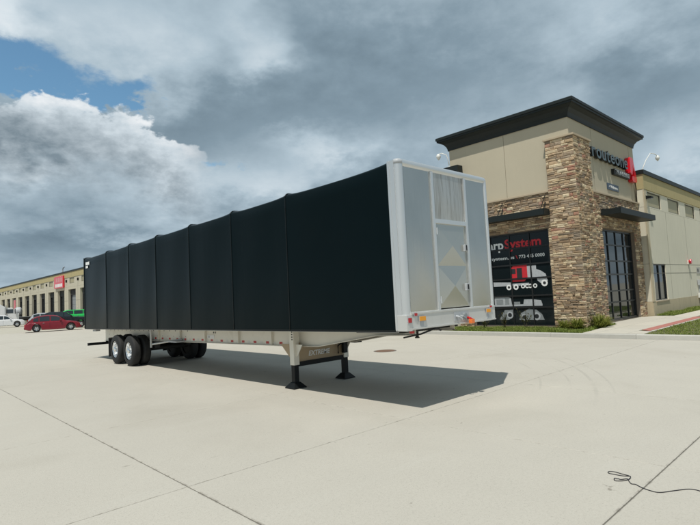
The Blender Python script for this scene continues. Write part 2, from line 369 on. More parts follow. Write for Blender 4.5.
# ------------------------------------------------------------------ the setting
GX0 = 19.05                                  # kerb face
struct('ground', MB().add([(-900, -900, -.012), (1200, -900, -.012), (1200, 1500, -.012), (-900, 1500, -.012)], [(0, 1, 2, 3)]), CONC_FAR, 'pale concrete ground reaching to the horizon', 'ground', fixn=False)
yard = thing('yard_pavement', 'pale jointed concrete yard slabs in front of the trailer', 'pavement'); yard['kind'] = 'structure'
P = 3.58
xs = [2.5+P*i for i in range(-4, 5)]; xs[-1] = GX0-.004
xs = [x for x in xs if x < GX0-1]+[GX0-.004]
ys = [1.73+P*i for i in range(-3, 17)]
def gapw(a, wide): return .0065 if any(abs(a-w) < .1 for w in wide) else .0022
for i in range(len(xs)-1):
    for j in range(len(ys)-1):
        gx0, gx1 = gapw(xs[i], (2.5,)), gapw(xs[i+1], (2.5,)); gy0, gy1 = gapw(ys[j], (1.73,)), gapw(ys[j+1], (1.73,))
        if abs(ys[j]-5.31) < .1: gy0 = .0042
        if abs(ys[j+1]-5.31) < .1: gy1 = .0042
        x0, x1, y0, y1 = xs[i]+gx0, xs[i+1]-gx1, ys[j]+gy0, ys[j+1]-gy1
        e = .005
        mb = MB().add([(x0, y0, -.02), (x1, y0, -.02), (x1, y1, -.02), (x0, y1, -.02), (x0, y0, -.003), (x1, y0, -.003), (x1, y1, -.003), (x0, y1, -.003), (x0+e, y0+e, 0), (x1-e, y0+e, 0), (x1-e, y1-e, 0), (x0+e, y1-e, 0)],
                      [(0, 1, 5, 4), (1, 2, 6, 5), (2, 3, 7, 6), (3, 0, 4, 7), (4, 5, 9, 8), (5, 6, 10, 9), (6, 7, 11, 10), (7, 4, 8, 11), (8, 9, 10, 11)])
        cx, cyy = (x0+x1)/2, (y0+y1)/2
        o = link('concrete_slab', mb.mesh('concrete_slab', (cx, cyy, 0), fixn=False), CONC, yard, (cx, cyy, 0))
js = MB()
for x in xs[1:-1]: js.add([(x-.012, ys[0], -.0075), (x+.012, ys[0], -.0075), (x+.012, ys[-1], -.0075), (x-.012, ys[-1], -.0075)], [(0, 1, 2, 3)])
part('joint_filler', js, SEAL, yard, fixn=False)
js = MB()
for y in ys[1:-1]: js.add([(xs[0], y-.012, -.0085), (xs[-1], y-.012, -.0085), (xs[-1], y+.012, -.0085), (xs[0], y+.012, -.0085)], [(0, 1, 2, 3)])
part('joint_filler', js, SEAL, yard, fixn=False)

# raised ground by the buildings, kerb, walk, red strip, beds
TURF = mat('turf_soil', (.13, .13, .055), .95, var=.4, scale=7, bump=.6, bscale=30)
struct('raised_ground', B1(GX0+.16, 44, -9, 16.0, -.02, .145), TURF, 'grassy bank behind the kerb', 'ground')
kerb = thing('kerb', 'low pale concrete kerb along the grass beds', 'kerb', (GX0, 0, 0)); kerb['kind'] = 'structure'
for i in range(9):
    y0 = -9+3*i
    mb = MB().prism([(GX0, y0+.004, -.02), (GX0+.158, y0+.004, -.02), (GX0+.158, y0+.004, .165), (GX0+.05, y0+.004, .165), (GX0+.015, y0+.004, .14)], (0, 2.992, 0))
    part('kerb_stone', mb, KERB, kerb)
walk = thing('sidewalk', 'pale concrete walk from kerb to glass door', 'sidewalk', (22, 6.8, .14)); walk['kind'] = 'structure'
wx = [19.22, 21.4, 23.2, 25, 26.8, 28.6, 30.4, 32.2, 34, 36, 38, 40, 42]
for i in range(len(wx)-1):
    a, b = wx[i]+.005, wx[i+1]-.005
    part('walk_slab', MB().prism([(a, 6.36, .14), (b, 6.36, .14), (b, 7.42, .14), (a, 7.42, .14)], (0, 0, .03)), WALK, walk)
part('walk_slab', MB().prism([(19.22, 5.8, .14), (20.3, 5.86, .14), (20.5, 6.35, .14), (19.22, 6.35, .14)], (0, 0, .03)), WALK, walk)
part('walk_slab', MB().prism([(20.4, 5.85, .14), (42, 5.85, .14), (42, 5.95, .14), (20.4, 5.95, .14)], (0, 0, .03)), WALK, walk)
part('walk_slab', MB().prism([(19.22, 7.43, .14), (29.4, 7.43, .14), (29.4, 8.25, .14), (28.2, 8.66, .14), (24.2, 8.66, .14), (23.7, 8.15, .14), (19.22, 7.86, .14)], (0, 0, .03)), WALK, walk)
struct('red_strip', MB().prism([(20.42, 5.96, .14), (28.6, 5.96, .14), (28.6, 6.35, .14), (20.9, 6.35, .14)], (0, 0, .034)), REDP, 'dull red paver strip set into the pale walk', 'paving')

def grass(name, label, polys, n, hmin, hmax, cols, z0, parent=None, w=.012):
    """thousands of bent blades inside quads (x0,x1,y0,y1)"""
    A = np.array([(b-a)*(d-c) for a, b, c, d in polys]); pick = rng.choice(len(polys), n, p=A/A.sum()); q = np.array(polys)[pick]
    x = q[:, 0]+(q[:, 1]-q[:, 0])*rng.random(n); y = q[:, 2]+(q[:, 3]-q[:, 2])*rng.random(n)
    cl = .65+.7*np.sin(x*2.3+np.sin(y*1.7)*2)*np.sin(y*2.9+x)*.5
    h = (hmin+(hmax-hmin)*rng.random(n)**1.6)*np.clip(cl, .45, 1.3); a = rng.random(n)*6.283; ln = h*(.2+.7*rng.random(n)); th = rng.random(n)*6.283
    wx_, wy_ = np.cos(a)*w, np.sin(a)*w; lx, ly = np.cos(th)*ln, np.sin(th)*ln; z = np.full(n, z0)
    V = np.stack([np.stack([x-wx_, y-wy_, z], 1), np.stack([x+wx_, y+wy_, z], 1), np.stack([x+lx*.45+wx_*.7, y+ly*.45+wy_*.7, z+h*.65], 1), np.stack([x+lx*.45-wx_*.7, y+ly*.45-wy_*.7, z+h*.65], 1), np.stack([x+lx, y+ly, z+h], 1)], 1).reshape(-1, 3)
    b = np.arange(n)*5
    me = bpy.data.meshes.new(name)
    nl = 7*n; me.vertices.add(5*n); me.loops.add(nl); me.polygons.add(2*n)
    me.vertices.foreach_set('co', V.astype(np.float32).ravel())
    me.loops.foreach_set('vertex_index', np.stack([b, b+1, b+2, b+3, b+3, b+2, b+4], 1).astype(np.int32).ravel())
    st = np.stack([np.arange(n)*7, np.arange(n)*7+4], 1).ravel().astype(np.int32); me.polygons.foreach_set('loop_start', st)
    try: me.polygons.foreach_set('loop_total', np.tile([4, 3], n).astype(np.int32))
    except Exception: pass
    me.update(); me.validate()
    return link(name, me, cols, parent)
def leaf_mat(name, stops):
    def f(k, c, pos, b):
        r_ = k.n('ShaderNodeNewGeometry').outputs['Random Per Island']
        n_ = k.noise(pos, 1.3, 4, .6)
        c = k.ramp(k.m('ADD', k.m('MULTIPLY', r_, .6), k.m('MULTIPLY', n_, .45)), stops)
        b.inputs['Subsurface Weight'].default_value = 0
        tr = k.n('ShaderNodeBsdfTranslucent'); k.t.links.new(c, tr.inputs[0]); mx = k.n('ShaderNodeMixShader'); mx.inputs[0].default_value = .35
        k.t.links.new(b.outputs[0], mx.inputs[1]); k.t.links.new(tr.outputs[0], mx.inputs[2]); k.t.links.new(mx.outputs[0], k.t.nodes['Material Output'].inputs[0])
        return c
    return mat(name, (.1, .14, .03), .6, spec=.3, extra=f)
GRASSM = leaf_mat('grass_blade', [(0., (.09, .14, .025)), (.4, (.19, .26, .05)), (.7, (.28, .33, .075)), (1., (.42, .39, .16))])
LILY = leaf_mat('lily_leaf', [(0., (.09, .12, .02)), (.5, (.20, .23, .04)), (1., (.34, .33, .08))])
WEED = leaf_mat('weed_leaf', [(0., (.05, .07, .02)), (.6, (.11, .12, .04)), (1., (.22, .13, .08))])
o = grass('lawn', '', [(19.25, 42, 1.5, 5.84), (19.25, 30, -8, 1.5)], 60000, .03, .10, GRASSM, .145); tag(o, 'green lawn right of the walk behind the kerb', 'grass', kind='stuff')
o = grass('bed_grass', '', [(19.25, 21.3, 8.2, 14.6), (19.25, 20.5, 7.9, 8.2), (21.3, 23.6, 8.16, 8.38)], 26000, .05, .19, GRASSM, .145); tag(o, 'ragged green grass in the bed under the printed door', 'grass', kind='stuff')
o = grass('wall_strip_grass', '', [(29.5, 42, 7.45, 8.2)], 12000, .08, .24, GRASSM, .145); tag(o, 'green grass strip along the foot of the wing wall', 'grass', kind='stuff')

def lily(loc, r, h, n, label):
    """clump of arching strap leaves"""
    t = thing('daylily_clump', label, 'plant', loc, group='plants at the foot of the stone pier'); mb = MB()
    for i in range(n):
        a = random.random()*6.283; l = r*(.5+.7*random.random()); hh = h*(.35+.75*random.random()**1.3); w = .018
        bx, by = loc[0]+math.cos(a)*.10*random.random(), loc[1]+math.sin(a)*.10*random.random(); px, py = -math.sin(a)*w, math.cos(a)*w; prev = None
        for s in range(5):
            u = s/4; x = bx+math.cos(a)*l*u; y = by+math.sin(a)*l*u; z = loc[2]+hh*math.sin(u*(1.3+1.3*((i*37) % 11)/11)); k = 1-u*.85
            cur = [(x-px*k, y-py*k, z), (x+px*k, y+py*k, z)]
            if prev: mb.add([prev[0], prev[1], cur[1], cur[0]], [(0, 1, 2, 3)])
            prev = cur
    # one island per leaf
    part('leaves', mb, LILY, t, fixn=False)
lily((20.88, 9.25, .145), .34, .38, 150, 'small yellow-green leafy clump at left foot of the stone pier')
lily((20.85, 8.72, .145), .40, .46, 220, 'middle yellow-green leafy clump in front of the stone pier corner')
lily((21.7, 8.15, .145), .46, .55, 260, 'largest yellow-green leafy clump at the right foot of the stone pier')
lily((22.5, 8.24, .145), .36, .40, 180, 'yellow-green leafy clump between the stone pier and the walk')
def weed(loc, h, n, label):
    t = thing('weed_shrub', label, 'plant', loc, group='scrubby plants under the printed door'); st = MB(); lf = MB()
    for i in range(9):
        a = random.random()*6.283; l = h*.42*random.random(); tip = (loc[0]+math.cos(a)*l, loc[1]+math.sin(a)*l, loc[2]+h*(.55+.5*random.random()))
        mid = ((loc[0]*.6+tip[0]*.4), (loc[1]*.6+tip[1]*.4), loc[2]+h*.35)
        st.tube([loc, mid, tip], [.008, .006, .003], 5)
        for k in range(n//9):
            u = .25+.75*random.random(); c = Vector(mid).lerp(Vector(tip), max(0, (u-.3)/.7)); d = Vector((random.gauss(0, 1), random.gauss(0, 1), random.gauss(.3, .7))).normalized(); s = d.cross(Vector((0, 0, 1))).normalized()*.018; q = .05+.05*random.random()
            lf.add([c, c+d*q*.5+s, c+d*q, c+d*q*.5-s], [(0, 1, 2, 3)])
    part('stems', st, SOIL, t); part('leaves', lf, WEED, t, fixn=False)
weed((20.5, 11.75, .145), .75, 330, 'scrubby green weed below the printed truck picture')
weed((20.55, 10.75, .145), .95, 330, 'taller reddish weed nearest the stone pier under the printed door')
weed((20.4, 12.7, .145), .5, 200, 'low weed beside the trailer front right corner')

# ------------------------------------------------------------------ corner tower with stone pier
TX, TY, TX2, TY2 = 21.45, 8.70, 29.6, 14.75          # wall planes
tower = thing('corner_building', 'tan stucco corner building with stone pier and dark cornice', 'building', (TX, TY, 0))
SF = .10                                              # stone backing stands off the wall planes
DY0, DY1, DZ0, DZ1 = 9.88, 13.80, .24, 4.47           # printed door on the left face
WX0, WX1, WZ0, WZ1 = 24.10, 28.30, .20, 4.47          # glass door on the right face
# walls as blocks round the two openings
w = MB(); w.box(TX, TX2, TY, TY2, 4.9, 9.12)
part('upper_wall', w, STUCCO, tower)
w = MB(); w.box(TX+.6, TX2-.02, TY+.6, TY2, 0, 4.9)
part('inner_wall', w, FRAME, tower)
w = MB()
w.box(TX, TX+.6, DY1, TY2, 0, 4.9); w.box(TX, TX+.6, TY+.62, DY0, 0, 4.9); w.box(TX, TX+.6, DY0, DY1, DZ1, 4.9); w.box(TX, TX+.6, DY0, DY1, 0, DZ0)
w.box(TX, WX0, TY, TY+.6, 0, 4.9); w.box(WX1, TX2, TY, TY+.6, 0, 4.9); w.box(WX0, WX1, TY, TY+.6, WZ1, 4.9); w.box(WX0, WX1, TY, TY+.6, 0, WZ0)
part('lower_wall', w, MORTAR, tower)
# faint stucco score joints
w = MB(); w.box(TX-.004, TX, 11.7, 11.715, 6.15, 9.1); w.box(23.9, 23.915, TY-.004, TY, 6.15, 9.1); w.box(TX2-.7, TX2-.685, TY-.004, TY, 6.15, 9.1)
part('score_joint', w, mat('score', (.2, .17, .12), .9), tower)
# cornice: flared dark metal profile swept round the roof
prof = [(.02, 9.10), (.05, 9.10), (.05, 9.17), (.09, 9.30), (.20, 9.45), (.36, 9.545), (.43, 9.56), (.43, 9.64), (.47, 9.65), (.47, 9.76), (.44, 9.79), (-.3, 9.79)]
vs = []; fs = []
for o_, z in prof: vs += [(TX-o_, TY-o_, z), (TX2+o_, TY-o_, z), (TX2+o_, TY2+o_, z), (TX-o_, TY2+o_, z)]
for i in range(len(prof)-1):
    for j in range(4): fs.append((i*4+j, i*4+(j+1) % 4, (i+1)*4+(j+1) % 4, (i+1)*4+j))
fs.append(tuple(range(len(vs)-4, len(vs))))
part('cornice', MB().add(vs, fs), CAPM, tower)
# stone backing + pier core
PX0, PX1, PY0, PY1, PZ = 21.24, 22.98, 8.47, 9.66, 8.22
part('pier_core', B1(PX0, PX1, PY0, PY1, 0, PZ), MORTAR, tower)
part('pier_cap', B1(PX0-.09, PX1+.06, PY0-.09, PY1+.06, PZ, PZ+.085), LEDGE, tower, bevel=.012)
bk = MB(); bk.box(TX-SF, TX, PY1, TY2, DZ1+.02, 6.02); bk.box(TX-SF, TX, DY1+.05, TY2, 0, DZ1+.02); bk.box(TX-SF, TX, PY1, DY0-.04, 0, DZ1+.02)
bk.box(PX1, TX2-.3, TY-SF, TY, WZ1+.02, 6.02); bk.box(PX1, WX0-.03, TY-SF, TY, 0, WZ1+.02); bk.box(WX1+.03, TX2-.3, TY-SF, TY, 0, WZ1+.02)
part('stone_backing', bk, MORTAR, tower)
part('ledge', B1(TX-SF-.09, TX-.003, PY1+.002, TY2, 6.02, 6.10), LEDGE, tower, bevel=.012)
part('ledge', B1(PX1+.002, TX2-.25, TY-SF-.09, TY-.003, 6.02, 6.10), LEDGE, tower, bevel=.012)
# ledge stones: random courses on every stone face
stones = []                                           # (face, u, z, lu, lz, depth)
def courses(face, u0, u1, z0, z1, fixed, skip=()):
    z = z0
    while z < z1-.02:
        hz = min(random.choice((.06, .08, .09, .11, .13, .15)), z1-z)
        u = u0
        while u < u1-.01:
            l = random.choice((.12, .18, .24, .30, .36, .44, .55))*(.8+.4*random.random())
            if u1-u-l < .1: l = u1-u
            if hz > .1 and random.random() < .38:
                q = hz*random.uniform(.38, .62); q2 = l*random.uniform(.35, .65)
                stones.append((face, fixed, u, z, l, q, random.uniform(.018, .055)))
                if l > .3 and random.random() < .5: stones.append((face, fixed, u, z+q, q2, hz-q, random.uniform(.018, .055))); stones.append((face, fixed, u+q2, z+q, l-q2, hz-q, random.uniform(.018, .055)))
                else: stones.append((face, fixed, u, z+q, l, hz-q, random.uniform(.018, .055)))
            else: stones.append((face, fixed, u, z, l, hz, random.uniform(.018, .055)))
            u += l
        z += hz
courses('x', PY0-.03, PY1, .12, PZ, PX0); courses('y', PX0, PX1, .12, PZ, PY0)
courses('x', PY1+.03, TY2, DZ1+.03, 6.02, TX-SF); courses('x', DY1+.06, TY2, .12, DZ1+.03, TX-SF); courses('x', PY1+.03, DY0-.04, .12, DZ1+.03, TX-SF)
courses('y', PX1+.03, TX2-.3, WZ1+.03, 6.02, TY-SF); courses('y', PX1+.03, WX0-.04, .12, WZ1+.03, TY-SF); courses('y', WX1+.04, TX2-.3, .12, WZ1+.03, TY-SF)
order = sorted(range(len(stones)), key=lambda i: -(stones[i][4]*stones[i][5]*(1.25 if i < 700 and stones[i][1] in (PX0, PY0) else .6)*(1 if stones[i][0] == 'x' else .55)*(.2 if stones[i][2] > DY1 and stones[i][0] == 'x' else 1)))
big = set(order[:300])
def stone_verts(rs):
    """unit stone: u,w in 0..1, out 0..1, uneven broken face"""
    j = lambda a: rs.uniform(-a, a)
    base = [(0, 0, 0), (1, 0, 0), (1, 1, 0), (0, 1, 0)]
    mid = [(.0+abs(j(.02)), .0+abs(j(.05)), .55+j(.15)), (1-abs(j(.02)), .0+abs(j(.05)), .55+j(.15)), (1-abs(j(.02)), 1-abs(j(.05)), .55+j(.15)), (abs(j(.02)), 1-abs(j(.05)), .55+j(.15))]
    top = [(.06+j(.03), .16+j(.06), .9+j(.2)), (.94+j(.03), .16+j(.06), .9+j(.2)), (.94+j(.03), .86+j(.06), .9+j(.2)), (.06+j(.03), .86+j(.06), .9+j(.2))]
    c = [(.5+j(.2), .5+j(.15), 1.05+j(.15))]
    vs = base+mid+top+c
    fs = [(i, (i+1) % 4, 4+(i+1) % 4, 4+i) for i in range(4)]+[(4+i, 4+(i+1) % 4, 8+(i+1) % 4, 8+i) for i in range(4)]+[(8+i, 8+(i+1) % 4, 12) for i in range(4)]
    return vs, fs
rs = random.Random(3); VAR = [stone_verts(rs) for _ in range(12)]
VM = {}
for f in 'xy':
    for i, (vs, fs) in enumerate(VAR):
        # x face: out = -x, u = y ; y face: out = -y, u = x
        mb = MB().add([(-o_, u, z) if f == 'x' else (u, -o_, z) for u, z, o_ in vs], fs); VM[f, i] = mb.mesh('stone'); VM[f, i].materials.append(STONE_P)
rest = MB()
ox, oy, oz = ROOT[tower.name]
for i, (f, fx, u, z, l, hz, d) in enumerate(stones):
    k = rs.randrange(12); e = .004
    if i in big:
        o = link('stone', VM[f, k], None, tower, ((fx, u+e, z+e) if f == 'x' else (u+e, fx, z+e)))
        o.location = o.location-Vector((ox, oy, oz)); o.scale = (d, l-2*e, hz-2*e) if f == 'x' else (l-2*e, d, hz-2*e)
    else:
        vs, fs = VAR[k]
        rest.add([((fx-q*d, u+e+a*(l-2*e), z+e+b*(hz-2*e)) if f == 'x' else (u+e+a*(l-2*e), fx-q*d, z+e+b*(hz-2*e))) for a, b, q in vs], fs)
o = part('stones', rest, STONE_S, tower); o['kind'] = 'stuff'

# two sectional doors: frame, rails, and one pane per opening
ROWS = [.24, 1.06, 1.59, 2.37, 3.01, 3.77, 4.47]
def grid_door(name, axis, fixed, u0, u1, ncol, paneM, label):
    d = MB(); rec = .10                                 # recess behind the stone
    f0 = fixed+rec
    def bx(m, a, b, z0, z1, t0, t1):
        return m.box(t0, t1, a, b, z0, z1) if axis == 'x' else m.box(a, b, t0, t1, z0, z1)
    fr = MB(); bx(fr, u0, u0+.07, ROWS[0], ROWS[-1], f0-.05, f0+.08); bx(fr, u1-.07, u1, ROWS[0], ROWS[-1], f0-.05, f0+.08); bx(fr, u0+.07, u1-.07, ROWS[-1]-.07, ROWS[-1], f0-.05, f0+.08); bx(fr, u0+.07, u1-.07, ROWS[0]-.04, ROWS[0]+.05, f0-.05, f0+.08)
    root = part(name, fr, FRAME, tower, label=label)
    cw = (u1-u0)/ncol
    for r_ in range(1, 6): part('rail', bx(MB(), u0+.07, u1-.07, ROWS[r_]-.035, ROWS[r_]+.035, f0-.03, f0+.05), FRAME, root)
    for c in range(1, ncol):
        for r_ in range(6):
            lo = ROWS[r_]+(.05 if r_ == 0 else .035); hi = ROWS[r_+1]-(.07 if r_ == 5 else .035)
            part('mullion', bx(MB(), u0+c*cw-.03, u0+c*cw+.03, lo, hi, f0-.028, f0+.05), FRAME, root)
    for c in range(ncol):
        for r_ in range(6):
            a = u0+c*cw+(.07 if c == 0 else .03); b = u0+(c+1)*cw-(.07 if c == ncol-1 else .03); lo = ROWS[r_]+(.05 if r_ == 0 else .035); hi = ROWS[r_+1]-(.07 if r_ == 5 else .035)
            t = random.uniform(-.0025, .0025); t2 = random.uniform(-.0025, .0025)
            if axis == 'x': pts = [(f0+.012+t, a, lo), (f0+.012-t, b, lo), (f0+.012-t+t2, b, hi), (f0+.012+t+t2, a, hi)]; ex = (.02, 0, 0)
            else: pts = [(a, f0+.012+t, lo), (b, f0+.012-t, lo), (b, f0+.012-t+t2, hi), (a, f0+.012+t+t2, hi)]; ex = (0, .02, 0)
            part('pane', MB().prism(pts, ex), paneM, root)
    return root
pdoor = grid_door('printed_door', 'x', TX, DY0, DY1, 4, PRINTED, 'black sectional door printed with lettering and trucks')
gdoor = grid_door('glass_door', 'y', TY, WX0, WX1, 4, GLASS, 'tall dark glass sectional door in black frame')
# print on the left door (text runs towards -Y), a film 3-8 mm in front of the panes
FX = TX+.10+.004
UX, UZ = (0, -1, 0), (0, 0, 1)
place_text('lettering', 'Tarp', .60, .0012, (FX, 13.30, 3.80), UX, UZ, PR_WHITE, pdoor, bold=.016, width=1.16)
place_text('lettering', 'System', .60, .0012, (FX, 12.08, 3.80), UX, UZ, PR_RED, pdoor, bold=.016, width=1.78)
place_text('lettering', 'tarpsystem.us', .21, .0012, (FX, 13.35, 3.30), UX, UZ, PR_WHITE, pdoor, bold=.004, width=1.72)
place_text('lettering', '\\', .21, .0012, (FX, 11.56, 3.30), UX, UZ, PR_RED, pdoor, bold=.006, width=.10)
place_text('lettering', '773 435 0000', .21, .0012, (FX, 11.40, 3.30), UX, UZ, PR_WHITE, pdoor, bold=.004, width=1.22)
def film(name, pts, m, lift=0., n=None):          # pts in (y, z), drawn as a thin film
    return MB().prism([(FX-lift, y, z) for y, z in pts], (-.0015, 0, 0))
def films(name, polys, m, lift=0.):
    for p in polys: part(name, film(name, p, m, lift), m, pdoor)
def rect(y0, y1, z0, z1): return [(y0, z0), (y1, z0), (y1, z1), (y0, z1)]
def disc(y, z, r, n=12): return [(y+r*math.cos(6.283*i/n), z+r*math.sin(6.283*i/n)) for i in range(n)]
films('printed_truck', [[(11.88, 2.37), (11.84, 2.88), (11.72, 2.98), (11.05, 2.99), (11.05, 2.42), (11.2, 2.25), (11.8, 2.25)]], PR_RED)
films('printed_truck', [rect(11.05, 10.62, 2.40, 2.93), [(10.62, 2.40), (10.62, 2.75), (10.42, 2.68), (10.20, 2.52), (10.12, 2.20), (10.45, 2.12), (10.6, 2.25)], rect(13.4, 11.0, 2.06, 2.16), [(13.4, 2.16), (13.4, 2.30), (11.9, 2.22), (11.9, 2.16)]], PR_LGREY, .002)
films('printed_truck', [rect(11.56, 11.30, 2.32, 2.86), rect(11.84, 11.62, 2.6, 2.84)], PR_BLACK, .004)
films('printed_truck', [disc(y, 2.0, .13) for y in (12.0, 11.65)]+[disc(y, 2.02, .10) for y in (11.3, 11.1, 10.95, 10.72)]+[disc(10.28, 2.12, .15)], PR_WHITE, .006)
films('printed_truck', [disc(y, 2.0, .06) for y in (12.0, 11.65)]+[disc(y, 2.02, .05) for y in (11.3, 11.1, 10.95, 10.72)]+[disc(10.28, 2.12, .07)], PR_BLACK, .008)
films('printed_trailer', [[(13.4, 1.12), (13.4, 1.5), (12.2, 1.62), (11.95, 1.5), (11.9, 1.12)], rect(11.9, 10.45, 1.12, 1.20), [(11.35, 1.2), (11.3, 1.42), (10.9, 1.42), (10.5, 1.36), (10.45, 1.2)]], PR_LGREY)
films('printed_trailer', [rect(12.25, 12.05, 1.2, 1.5), rect(12.7, 12.35, 1.2, 1.45), rect(11.8, 11.5, 1.2, 1.32)], PR_GREY, .002)
films('printed_trailer', [[(12.6, .5), (12.3, .95), (11.85, .98), (11.8, .75), (12.1, .5)], [(11.6, .5), (11.5, .8), (11.1, 1.0), (10.75, .95), (10.5, .75), (10.4, .5)]], PR_GREY)
films('printed_trailer', [disc(12.05, .72, .17), disc(11.35, .62, .15), disc(10.75, .66, .18)], PR_LGREY, .002)
films('printed_trailer', [disc(12.05, .72, .10), disc(11.35, .62, .09), disc(10.75, .66, .10)], PR_BLACK, .004)

# steel canopies with tie rods
def canopy(pts_box, rods, label):
    c = part('canopy', B1(*pts_box), CAPM, tower, label=label)
    x0, x1, y0, y1, z0, z1 = pts_box
    if y1-y0 > x1-x0:
        part('fascia', B1(x0-.035, x0-.001, y0-.01, y1+.01, z0-.02, z1+.05), CAPM, c); part('fascia', B1(x0, x1, y0-.035, y0-.001, z0-.02, z1+.05), CAPM, c); part('fascia', B1(x0, x1, y1+.001, y1+.035, z0-.02, z1+.05), CAPM, c)
    else:
        part('fascia', B1(x0-.01, x1+.01, y0-.035, y0-.001, z0-.02, z1+.05), CAPM, c); part('fascia', B1(x0-.035, x0-.001, y0, y1, z0-.02, z1+.05), CAPM, c); part('fascia', B1(x1+.001, x1+.035, y0, y1, z0-.02, z1+.05), CAPM, c)
    for a, b in rods: part('tie_rod', MB().tube([a, b], .018, 6), BLACKM, c)
canopy((20.72, TX-SF-.055, 9.70, 14.2, 5.03, 5.22), [((20.75, y, 5.22), (TX-SF-.03, y, 5.92)) for y in (9.85, 11.9, 13.95)]+[((21.0, y, 5.22), (TX-SF-.03, y, 5.62)) for y in (9.85, 11.9)], 'dark steel canopy above the printed door')
canopy((24.0, 28.9, 7.75, TY-SF-.055, 5.05, 5.24), [((x, 7.80, 5.24), (x, TY-SF-.03, 5.70)) for x in (24.2, 26.4)], 'dark steel canopy above the glass door')

# ------------------------------------------------------------------ wing to the right and long dock warehouse to the left (same precast style)
HR = 7.80
def precast_windows(root, axis, face, spans, z0, z1, m, nm='window', depth=.10):
    for a, b in spans:
        t = .045
        fr = MB(); pn = MB()
        def bx(mb, u0, u1, zz0, zz1, d0, d1): mb.box(face+d0, face+d1, u0, u1, zz0, zz1) if axis == 'x' else mb.box(u0, u1, face+d0, face+d1, zz0, zz1)
        bx(fr, a, a+t, z0, z1, .05, depth+.02); bx(fr, b-t, b, z0, z1, .05, depth+.02); bx(fr, a+t, b-t, z1-t, z1, .05, depth+.02); bx(fr, a+t, b-t, z0, z0+t, .05, depth+.02)
        f_ = part(nm, fr, FRAME, root)
        bx(pn, a+t, b-t, z0+t, z1-t, depth-.02, depth); part('pane', pn, m, f_)
def wall_with_openings(axis, face, u0, u1, z0, z1, ops, thick=.3):
    """wall slab from boxes leaving rectangular openings; ops sorted (a,b,za,zb) not overlapping in u"""
    mb = MB()
    def bx(a, b, c, d):
        if b-a > 1e-4 and d-c > 1e-4: mb.box(face, face+thick, a, b, c, d) if axis == 'x' else mb.box(a, b, face, face+thick, c, d)
    u = u0
    for a, b, za, zb in ops:
        bx(u, a, z0, z1); bx(a, b, z0, za); bx(a, b, zb, z1); u = b
    bx(u, u1, z0, z1); return mb
WY, WXs, WXe = 8.30, 29.36, 75.
wing = thing('wing_building', 'long pale precast wing with olive band right of the corner building', 'building', (WXs, WY, 0))
hi = [(29.98+3.72*i, 32.32+3.72*i) for i in range(12)]
part('wall', wall_with_openings('y', WY, WXs, WXe, 5.86, 6.80, [(a, b, 5.93, 6.74) for a, b in hi]), PRECAST, wing)
part('wall', wall_with_openings('y', WY, WXs, WXe, 2.87, 5.85, []), PRECAST, wing)
part('wall', wall_with_openings('y', WY, WXs, WXe, .90, 2.86, [(29.95, 32.15, .92, 2.86)]), PRECAST, wing)
part('wall', B1(WXs+.01, WXe, WY+.17, WY+.28, 3.2, 6.8).box(WXs+.3, WXe, WY+.3, 16, 0, 7.4), PRECAST, wing)
part('plinth', B1(WXs, WXe, WY-.02, WY+.29, 0, .895), PLINTH, wing)
part('band', B1(WXs-.02, WXe, WY-.05, WY+.3, 6.805, HR-.21), OLIVE, wing)
part('roof_cap', B1(WXs-.07, WXe, WY-.12, WY+.45, HR-.21, HR+.02), CAPM, wing, bevel=.012)
part('corner_pilaster', B1(WXs-.03, WXs+.35, WY-.035, WY-.001, .9, 6.8), TAN, wing)
part('groove', B1(WXs+.36, WXe, WY-.006, WY-.001, 2.36, 2.385).box(WXs+.36, WXe, WY-.006, WY-.001, 2.855, 2.875), mat('groove', (.19, .175, .145), .95), wing)
for x in range(33, 75, 4): part('panel_joint', B1(x+.0, x+.018, WY-.005, WY-.001, .9, 5.85), mat('groove', (.19, .175, .145), .95), wing)
precast_windows(wing, 'y', WY, hi, 5.93, 6.74, HIGHP, 'high_window')
f_ = None
fr = MB(); fr.box(29.95, 30.01, WY+.05, WY+.16, .92, 2.86); fr.box(32.09, 32.15, WY+.05, WY+.16, .92, 2.86); fr.box(30.01, 32.09, WY+.05, WY+.16, 2.80, 2.86); fr.box(30.01, 32.09, WY+.05, WY+.16, .92, .98); fr.box(31.02, 31.08, WY+.06, WY+.15, .98, 2.80)
f_ = part('window', fr, FRAME, wing)
for a, b in ((30.01, 31.02), (31.08, 32.09)): part('pane', B1(a, b, WY+.11, WY+.13, .98, 2.80), GLASS, f_)
part('sill', B1(29.88, 32.22, WY-.06, WY+.1, .86, .915), LEDGE, wing)
# fittings on the wing
wp = thing('wall_lamp', 'small dark wall pack lamp beside first high window', 'lamp', (29.72, WY, 6.35)); part('housing', MB().prism([(29.6, WY-.002, 6.28), (29.6, WY-.30, 6.33), (29.6, WY-.30, 6.40), (29.6, WY-.002, 6.48)], (.34, 0, 0)), BLACKM, wp); part('lens', B1(29.64, 29.9, WY-.26, WY-.04, 6.265, 6.30), PR_LGREY, wp)
al = thing('alarm_strobe', 'red and white fire alarm strobe on the wing wall', 'alarm', (36.95, WY, 3.02)); part('backplate', B1(36.8, 37.1, WY-.06, WY-.001, 2.9, 3.14), WHITEP, al); part('horn', MB().lathe([(WY-.20, .14), (WY-.16, .15), (WY-.06, .09)], 'y', (36.9, 0, 3.06), 16), RED_SIGN, al); part('strobe', B1(37.0, 37.16, WY-.13, WY-.06, 2.90, 3.0), PR_WHITE, al)
sg = thing('parking_sign', 'small pale sign on the wing wall at the right edge', 'sign', (39.2, WY, 2.5)); part('plate', B1(38.75, 39.9, WY-.03, WY-.002, 2.30, 2.72), mat('sign_grey', (.42, .41, .37), .5), sg); place_text('lettering', 'PA', .34, .003, (38.86, WY-.034, 2.40), (1, 0, 0), UZ, PR_BLACK, sg, bold=.006)
